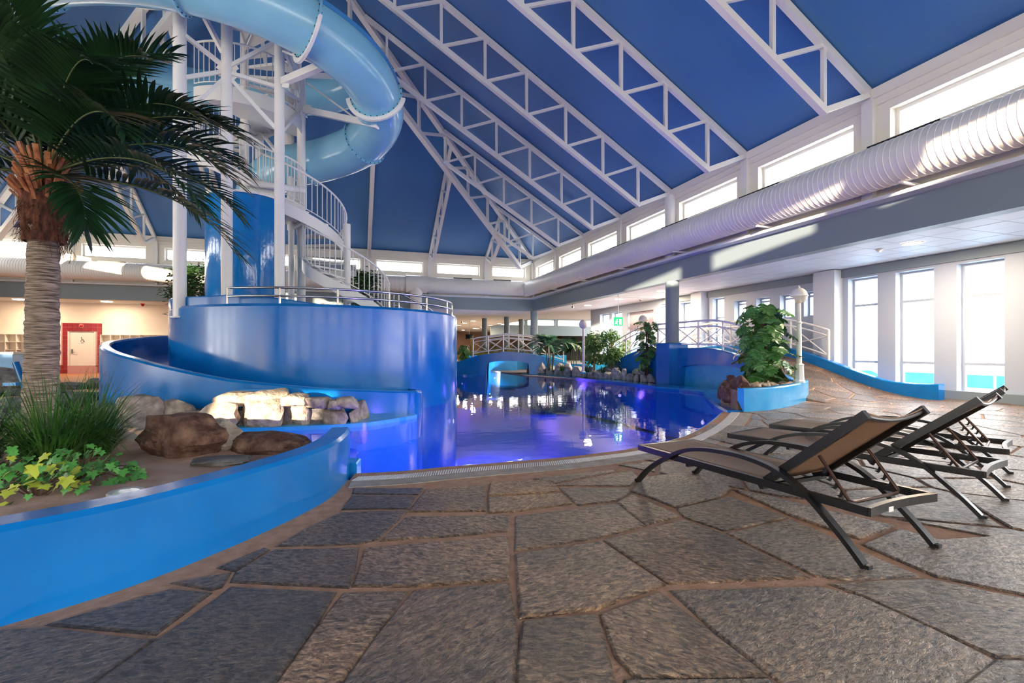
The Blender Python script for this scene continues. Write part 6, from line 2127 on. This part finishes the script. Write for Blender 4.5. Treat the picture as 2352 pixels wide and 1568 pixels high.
# doors in the glazed wall
d1 = structure(empty('door_1', (XG, 20.0, 0)), 'grey glazed double door below the exit sign')
for (y0, y1) in ((18.95, 19.98), (20.02, 21.05)):
    lf = MB()
    for ya, yb, za, zb in ((y0, y0 + 0.1, 0, 2.15), (y1 - 0.1, y1, 0, 2.15), (y0 + 0.1, y1 - 0.1, 0, 0.22), (y0 + 0.1, y1 - 0.1, 0.72, 0.86), (y0 + 0.1, y1 - 0.1, 2.03, 2.15)):
        lf.box(XG + 0.1, XG + 0.16, ya, yb, za, zb)
    lf = lf.build('door_leaf', 'mauve_grey', d1)
    MB().box(XG + 0.125, XG + 0.135, y0 + 0.1, y1 - 0.1, 0.22, 2.03).build('pane', 'pane_glass', lf)
MB().box(XG + 0.08, XG + 0.18, 18.9, 21.1, 2.15, 2.25).build('transom', 'mauve_grey', d1)
for (y0, y1) in ((18.95, 19.98), (20.02, 21.05)):
    MB().box(XG + 0.1, XG + 0.16, y0, y1, 2.25, 2.95).build('top_panel', 'mauve_grey', d1)
# exit sign
es = thing('exit_sign', tuple(at2(1420, 739, 19.0)), 'green illuminated exit sign with white figure and door under the ceiling', 'exit sign')
p = at2(1420, 738, 19.0)
ux = W(1, 0)
MB().bar(p - ux * 0.17, p + ux * 0.17, 0.06, 0.34).build('box', 'exit_green', es)
MB().cyl((p.x, p.y), 0.012, p.z, ZF0, 8).build('hanger', 'sensor_white', es)
fwd = W(0, 0.034)
fig = MB()
def sgn(a, b): return p + ux * a + V(0, 0, b) - fwd
for (a0, b0, a1, b1, w) in ((-0.06, 0.03, -0.08, -0.05, 0.035), (-0.08, -0.05, -0.13, -0.11, 0.025), (-0.08, -0.05, -0.03, -0.12, 0.025), (-0.06, 0.02, -0.01, -0.02, 0.02), (-0.07, 0.02, -0.12, -0.02, 0.02)):
    fig.bar(sgn(a0, b0), sgn(a1, b1), 0.006, w, up=(0, 0, 1))
fig.lathe([(0.022, -0.003), (0.022, 0.003), (0, 0.003)], sgn(-0.045, 0.075), 10, axis=-fwd)
fig.bar(sgn(0.04, -0.02), sgn(0.12, -0.02), 0.006, 0.22)
fig.build('pictogram', 'exit_white', es, label='white running figure and doorway')
# ceiling downlights: discs recessed flush, each with its lamp
def downlight(x, y, label, power=14, r_=0.17, z=ZF0 + 0.0, lamp=True, col=(1.0, 0.78, 0.55), at_=None):
    c_ = at_ or P(x, y, z)
    t = thing('downlight', (c_.x, c_.y, z), label, 'downlight', 'round recessed ceiling lights')
    MB().lathe([(0, -0.004), (r_, -0.004), (r_, 0.034)], (c_.x, c_.y, z), 24).build('diffuser', 'lamp_warm', t, 30)
    MB().lathe([(r_, -0.006), (r_ + 0.025, -0.008), (r_ + 0.025, 0.01)], (c_.x, c_.y, z), 24).build('ring', 'sensor_white', t, 30)
    if lamp:
        ld = bpy.data.lights.new('downlight_lamp', 'AREA')
        ld.shape = 'DISK'; ld.size = r_ * 2; ld.energy = power; ld.color = col
        o = bpy.data.objects.new('downlight_lamp', ld); COL.objects.link(o)
        o.location = (c_.x, c_.y, z - 0.012)
        o.parent = t; o.matrix_parent_inverse = parent_mat(t).inverted()
DL = [(2096, 559, 'round ceiling light over the tall aisle windows', 30), (1672, 674, 'round ceiling light reflected near the high aisle windows', 0), (1350, 701, 'round ceiling light right of the security camera', 20), (1422, 687, 'round ceiling light in the second row from the beam', 20),
      (1519, 669, 'round ceiling light nearest the round column', 20), (1512, 683, 'round ceiling light below the one nearest the column', 20), (1370, 733, 'small ceiling light left of the exit sign', 20), (1420, 727, 'small ceiling light above the exit sign', 20), (1478, 720, 'small ceiling light above the glass globe lamp', 20),
      (1087, 737, 'cafe ceiling light nearest the drum in the front row', 20), (1068, 742, 'second cafe ceiling light of the front row', 20), (1054, 747, 'third cafe ceiling light, next to the drum rim', 20), (1147, 743, 'cafe ceiling light above the slim column', 20), (1126, 747, 'cafe ceiling light left of the slim column', 20),
      (1107, 751, 'cafe ceiling light above the television side', 20), (1090, 754, 'cafe ceiling light over the television', 20), (1064, 758, 'deep cafe ceiling light close to the drum edge', 20), (1136, 757, 'deep cafe ceiling light behind the bridge', 20)]
for x, y, lb, pw in DL:
    if pw:
        downlight(x, y, lb, pw * 3)
# changing-room wall on the left ------------------------------------------------------------
structure(wall_grid(MB(), 'y', YD, YD + 0.3, XLL, -3.9, -0.1, ZF0 + 0.1, [(-12.86, -11.75, -0.1, 2.1)]).build('wall_changing', 'wall_cream'), 'cream changing-room wall with a red tiled doorway')
structure(MB().box(XL, -4.0, YB + 0.3, YD + 0.3, ZF0 + 0.02, ZF0 + 0.14).build('ceiling_changing', 'soffit_white'))
for x, y, xx, lb in ((248, 697, -10.8, 'oblong warm ceiling light right of the palm trunk over the changing-room wall'), (45, 694, -14.0, 'warm ceiling light left of the palm trunk')):
    downlight(x, y, lb, 34, 0.2, at_=V(xx, 27.2, 0))
dr = structure(empty('door_2', (-12.3, YD, 0)), 'white changing-room door with wheelchair symbol')
lf = MB().box(-12.80, -11.81, YD + 0.03, YD + 0.07, -0.05, 2.05).build('door_leaf', 'door_white', dr)
fr = MB()
fr.box(-12.86, -12.80, YD - 0.02, YD + 0.1, -0.05, 2.1); fr.box(-11.81, -11.75, YD - 0.02, YD + 0.1, -0.05, 2.1); fr.box(-12.80, -11.81, YD - 0.02, YD + 0.1, 2.05, 2.1)
fr.build('door_frame', 'door_white', dr)
hd = MB(); hd.box(-12.72, -12.66, YD + 0.0, YD + 0.03, 0.95, 1.15); hd.bar((-12.69, YD - 0.03, 1.0), (-12.55, YD - 0.03, 1.0), 0.02); hd.bar((-12.69, YD - 0.03, 1.0), (-12.69, YD + 0.02, 1.0), 0.02)
hd.build('door_handle', 'pipe_grey', lf)
ws = MB()   # wheelchair pictogram
xc, zc, yy = -12.30, 1.58, YD + 0.027
ring = [V(xc + 0.055 * math.cos(a), yy, zc - 0.045 + 0.055 * math.sin(a)) for a in frange(2.2, 2.2 + 5.2, 16)]
ws.tube(ring, 0.008, 5)
ws.tube([V(xc - 0.02, yy, zc + 0.09), V(xc - 0.01, yy, zc + 0.0), V(xc + 0.055, yy, zc - 0.005), V(xc + 0.085, yy, zc - 0.09), V(xc + 0.11, yy, zc - 0.085)], 0.010, 5)
ws.tube([V(xc - 0.015, yy, zc + 0.045), V(xc + 0.05, yy, zc + 0.04)], 0.008, 5)
ws.lathe([(0.02, -0.004), (0.02, 0.004), (0, 0.004)], V(xc - 0.025, yy, zc + 0.12), 10, axis=(0, -1, 0))
ws.box(xc - 0.03, xc + 0.05, yy - 0.004, yy + 0.004, zc - 0.155, zc - 0.14)
ws.build('wheelchair_symbol', 'black_plastic', lf)
# red tiles round the door
ts = structure(empty('trim_7', (-12.3, YD, 0)), 'red tiled surround of the changing-room door')
MB().box(-13.42, -11.50, YD - 0.022, YD - 0.001, -0.02, 0.36).build('tile_bed', 'tile_joint', ts)
tb_ = wall_grid(MB(), 'y', YD - 0.022, YD - 0.001, -13.08, -11.5, 0.36, 2.40, [(-12.86, -11.75, 0.3, 2.1)]).build('tile_bed', 'tile_joint', ts)
tl = MB().box(-0.09, 0.09, -0.012, 0.0, -0.092, 0.092).mesh('tile', 'tile_red')
rw = 12
for i in range(12):
    for j in range(rw):
        xx, zz = -13.33 + 0.197 * i * 0.82 * 1.0, 0.10 + 0.2 * j
        xx = -13.33 + 0.194 * i
        if xx > -11.5: continue
        if -12.93 < xx < -11.70 and zz < 2.1: continue
        if xx < -13.1 and zz > 0.36: continue
        inst('tile', tl, ts, (xx, YD - 0.022, zz))
al = thing('alarm_lamp', (-12.3, YD - 0.1, 2.28), 'small red alarm lamp above the changing-room door', 'alarm')
MB().lathe([(0.0, 0.09), (0.05, 0.075), (0.075, 0.03), (0.08, 0.0)], (-12.3, YD - 0.03, 2.26), 16, axis=(0, -1, 0)).build('dome', 'sign_red', al, 60)
MB().lathe([(0.09, 0.0), (0.09, 0.02), (0.0, 0.02)], (-12.3, YD - 0.03, 2.26), 16, axis=(0, -1, 0)).build('base', 'sensor_white', al, 60)
p = at2(316, 707, 23.0)
a2 = thing('alarm_lamp', (p.x, YD - 0.1, ZF0), 'small dark red alarm bell under the ceiling right of the door', 'alarm')
MB().lathe([(0.09, 0.0), (0.09, -0.03), (0.06, -0.05), (0.06, -0.10), (0.03, -0.13), (0, -0.13)], (p.x, YD - 0.5, ZF0 + 0.02), 16).build('dome', 'sign_red', a2, 60)
# cubby shelves
def cubbies(x0, x1, z0, z1, nx, nz, label):
    t = thing('cubby_shelf', (x0, YD, z0), label, 'shelf', 'white cubby shelves')
    D0, D1 = YD - 0.30, YD - 0.01
    MB().box(x0, x1, YD - 0.02, YD - 0.005, z0, z1).build('back_panel', 'wall_cream', t)
    for i in range(nx + 1):
        x = x0 + (x1 - x0) * i / nx
        MB().box(x - 0.012, x + 0.012, D0, D1, z0, z1).build('divider', 'door_white', t)
    for j in range(nz + 1):
        z = z0 + (z1 - z0) * j / nz
        MB().box(x0, x1, D0, D1, z - 0.012, z + 0.012).build('shelf_board', 'door_white', t)
cubbies(-16.6, -13.45, 0.42, 1.84, 8, 4, 'white cubby shelf left of the red tiled door')
cubbies(-11.45, -8.3, 0.42, 1.84, 8, 4, 'white cubby shelf right of the red tiled door')
# far-left playground bits
pb = thing('paddling_box', tuple(P(20, 862, 0)), 'blue box with white top at the far left behind the rocks', 'pool box')
c_ = PD(14, 15.5)
MB().box(c_.x - 0.45, c_.x + 0.32, c_.y - 0.3, c_.y + 0.3, -0.2, 0.98).build('box_body', 'pool_blue_light', pb)
MB().box(c_.x - 0.48, c_.x + 0.35, c_.y - 0.33, c_.y + 0.33, 0.98, 1.05).build('box_top', 'door_white', pb)
c_ = PD(10, 13.0)
rock('boulder', (c_.x, c_.y, -0.05), (1.3, 0.9, 0.72), 90, 'rock_grey', 'big grey boulder in front of the blue box at the far left')
bt = thing('water_tube', tuple(PD(50, 13.0, 0.5)), 'slanting blue water tube beside the palm trunk', 'tube')
MB().tube([at2(36, 832, 12.5), at2(60, 898, 12.5)], 0.07, 14).build('tube_body', 'pool_blue', bt, 50)
bp_ = thing('water_trough', tuple(PD(30, 12.0, 0.0)), 'small light blue trough on the left rocks', 'trough')
MB().bar(at2(18, 882, 11.6), at2(48, 881, 11.6), 0.25, 0.08).build('trough_body', 'pool_blue_light', bp_)
# small ceiling fittings
def cam_fix(x, y, z, label):
    c_ = P(x, y, z)
    t = thing('security_camera', (c_.x, c_.y, z), label, 'camera')
    MB().lathe([(0.05, 0), (0.05, -0.03), (0.02, -0.04), (0.02, -0.10), (0, -0.10)], (c_.x, c_.y, z), 14).build('mount', 'sensor_white', t, 40)
    MB().tube([V(c_.x, c_.y, z - 0.14), V(c_.x, c_.y, z - 0.14) + W(-0.05, -0.18)], 0.05, 14).build('housing', 'sensor_white', t, 40)
    MB().lathe([(0.035, 0), (0.035, 0.01), (0, 0.01)], V(c_.x, c_.y, z - 0.14) + W(-0.05, -0.18), 12, axis=W(-0.05, -0.18)).build('lens', 'screen_black', t, 40)
cam_fix(1316, 699, ZF0, 'white security camera under the plank ceiling near the beam')
cam_fix(1062, 736, ZF0, 'small dark-lens security camera above the cafe')
def dome_fix(x, y, label):
    c_ = P(x, y, ZF0)
    t = thing('dome_sensor', (c_.x, c_.y, ZF0), label, 'sensor')
    MB().lathe([(0.07, 0.01), (0.07, -0.02), (0.05, -0.03)], (c_.x, c_.y, ZF0), 16).build('base', 'sensor_white', t, 40)
    MB().lathe([(0.045, -0.025), (0.035, -0.055), (0, -0.065)], (c_.x, c_.y, ZF0), 16).build('dome', 'sensor_white' if x > 1900 else 'screen_black', t, 40)
dome_fix(2020, 573, 'small round smoke detector on the aisle ceiling tiles')
dome_fix(1471, 688, 'small dark dome sensor on the plank ceiling')
# pool lamps
pool_lamp(P(1060, 862, -0.05) + V(0, -0.25, -0.35), (0.2, -1, 0.1), 'violet pool lamp under the left canal ledge', 12)
pool_lamp(P(1262, 868, -0.05) + V(-0.1, -0.35, -0.35), (-0.4, -1, 0.1), 'violet pool lamp under the island ledge below the areca palm', 12)
pool_lamp(P(1417, 882, -0.05) + V(-0.1, -0.35, -0.35), (-0.5, -1, 0.1), 'violet pool lamp under the island ledge below the figs', 8)
pool_lamp(P(1633, 930, -0.05) + V(-0.25, -0.05, -0.35), (-1, 0.1, 0.1), 'violet pool lamp beside the round planter ledge', 8)
pool_lamp(V(DCX + 2.75, DCY - 1.55, -0.5), (1, -0.5, 0), 'violet pool lamp low on the drum wall', 30)
pool_lamp(V(2.2, 5.1, -0.6), (0, 1, 0.1), 'violet pool lamp below the overflow grating', 32)
pool_lamp(W(-0.9, 25.2, -0.35), W(-0.1, 1.0, 0.4), 'pale pool lamp lighting the back basin under the canal bridge', 45, (0.75, 0.92, 1.0))
pool_lamp(V(-0.4, 7.4, -0.5), (0.3, -1, 0.0), 'violet pool lamp below the sunlit stone wall', 20)
# outside ------------------------------------------------------------------------------------
structure(MB().box(XG + 0.4, 90, -60, 24.6, -0.5, -0.15).build('ground_outside', 'outdoor_ground'), 'pale paved ground outside the tall windows')
structure(MB().box(-90, 90, 58.4, 120, -0.5, -0.3).build('ground_beyond', 'outdoor_ground'))
structure(MB().box(-90, 90, -90, YF - 0.4, -0.5, -0.3).build('ground_front', 'outdoor_ground'))
op = thing('outdoor_pool', (19, 9, -0.1), 'light blue outdoor pool seen through the tall windows', 'pool')
MB().box(15.4, 24, 3.0, 16.5, -0.14, -0.05).build('pool_surface', 'outdoor_blue', op)
MB().box(15.2, 15.5, 3.0, 16.5, -0.14, 0.05).build('pool_edge', 'soffit_white', op)
MB().box(18.2, 18.5, 3.0, 16.5, -0.10, 0.35).build('pool_divider', 'pool_blue_light', op)
orl = thing('outdoor_railing', (17, 10, 0), 'white outdoor pool railing behind the second tall window', 'railing')
a, b = V(16.2, 8.2, 0), V(16.2, 12.0, 0)
for zz in (0.9, 1.1):
    MB().tube([a + V(0, 0, zz), b + V(0, 0, zz)], 0.03, 8).build('rail', 'steel_white', orl, 50)
MB().tube([V(16.2, 11.5, 0.9), V(14.6, 9.2, -0.05)], 0.035, 8).build('stair_rail', 'steel_white', orl, 50)
MB().tube([V(16.2, 11.5, 0.5), V(14.9, 9.2, -0.05)], 0.035, 8).build('stair_rail', 'steel_white', orl, 50)
for k in range(4):
    q = a.lerp(b, k / 3)
    MB().cyl((q.x, q.y), 0.03, -0.1, 1.1, 8).build('post', 'steel_white', orl, 50)

# unseen blocks added in front to keep the low sun off the ground-floor glazing
mat('render_grey', '#b9b4ab', 0.8)
for (x0, x1, lb) in ((-75.0, -28.6, 'long unseen block added to keep low sun off the hall'), (-25.4, 40.0, 'second unseen grey block added to keep low sun off the hall')):
    structure(MB().box(x0, x1, -31.5, -30.0, -0.4, 6.3).build('sun_blocker', 'render_grey'), lb)
structure(MB().box(-28.6, -25.4, -31.5, -30.0, -0.4, 3.2).build('sun_blocker', 'render_grey'))  # added lower piece; the gap above it lets sun reach the rocks
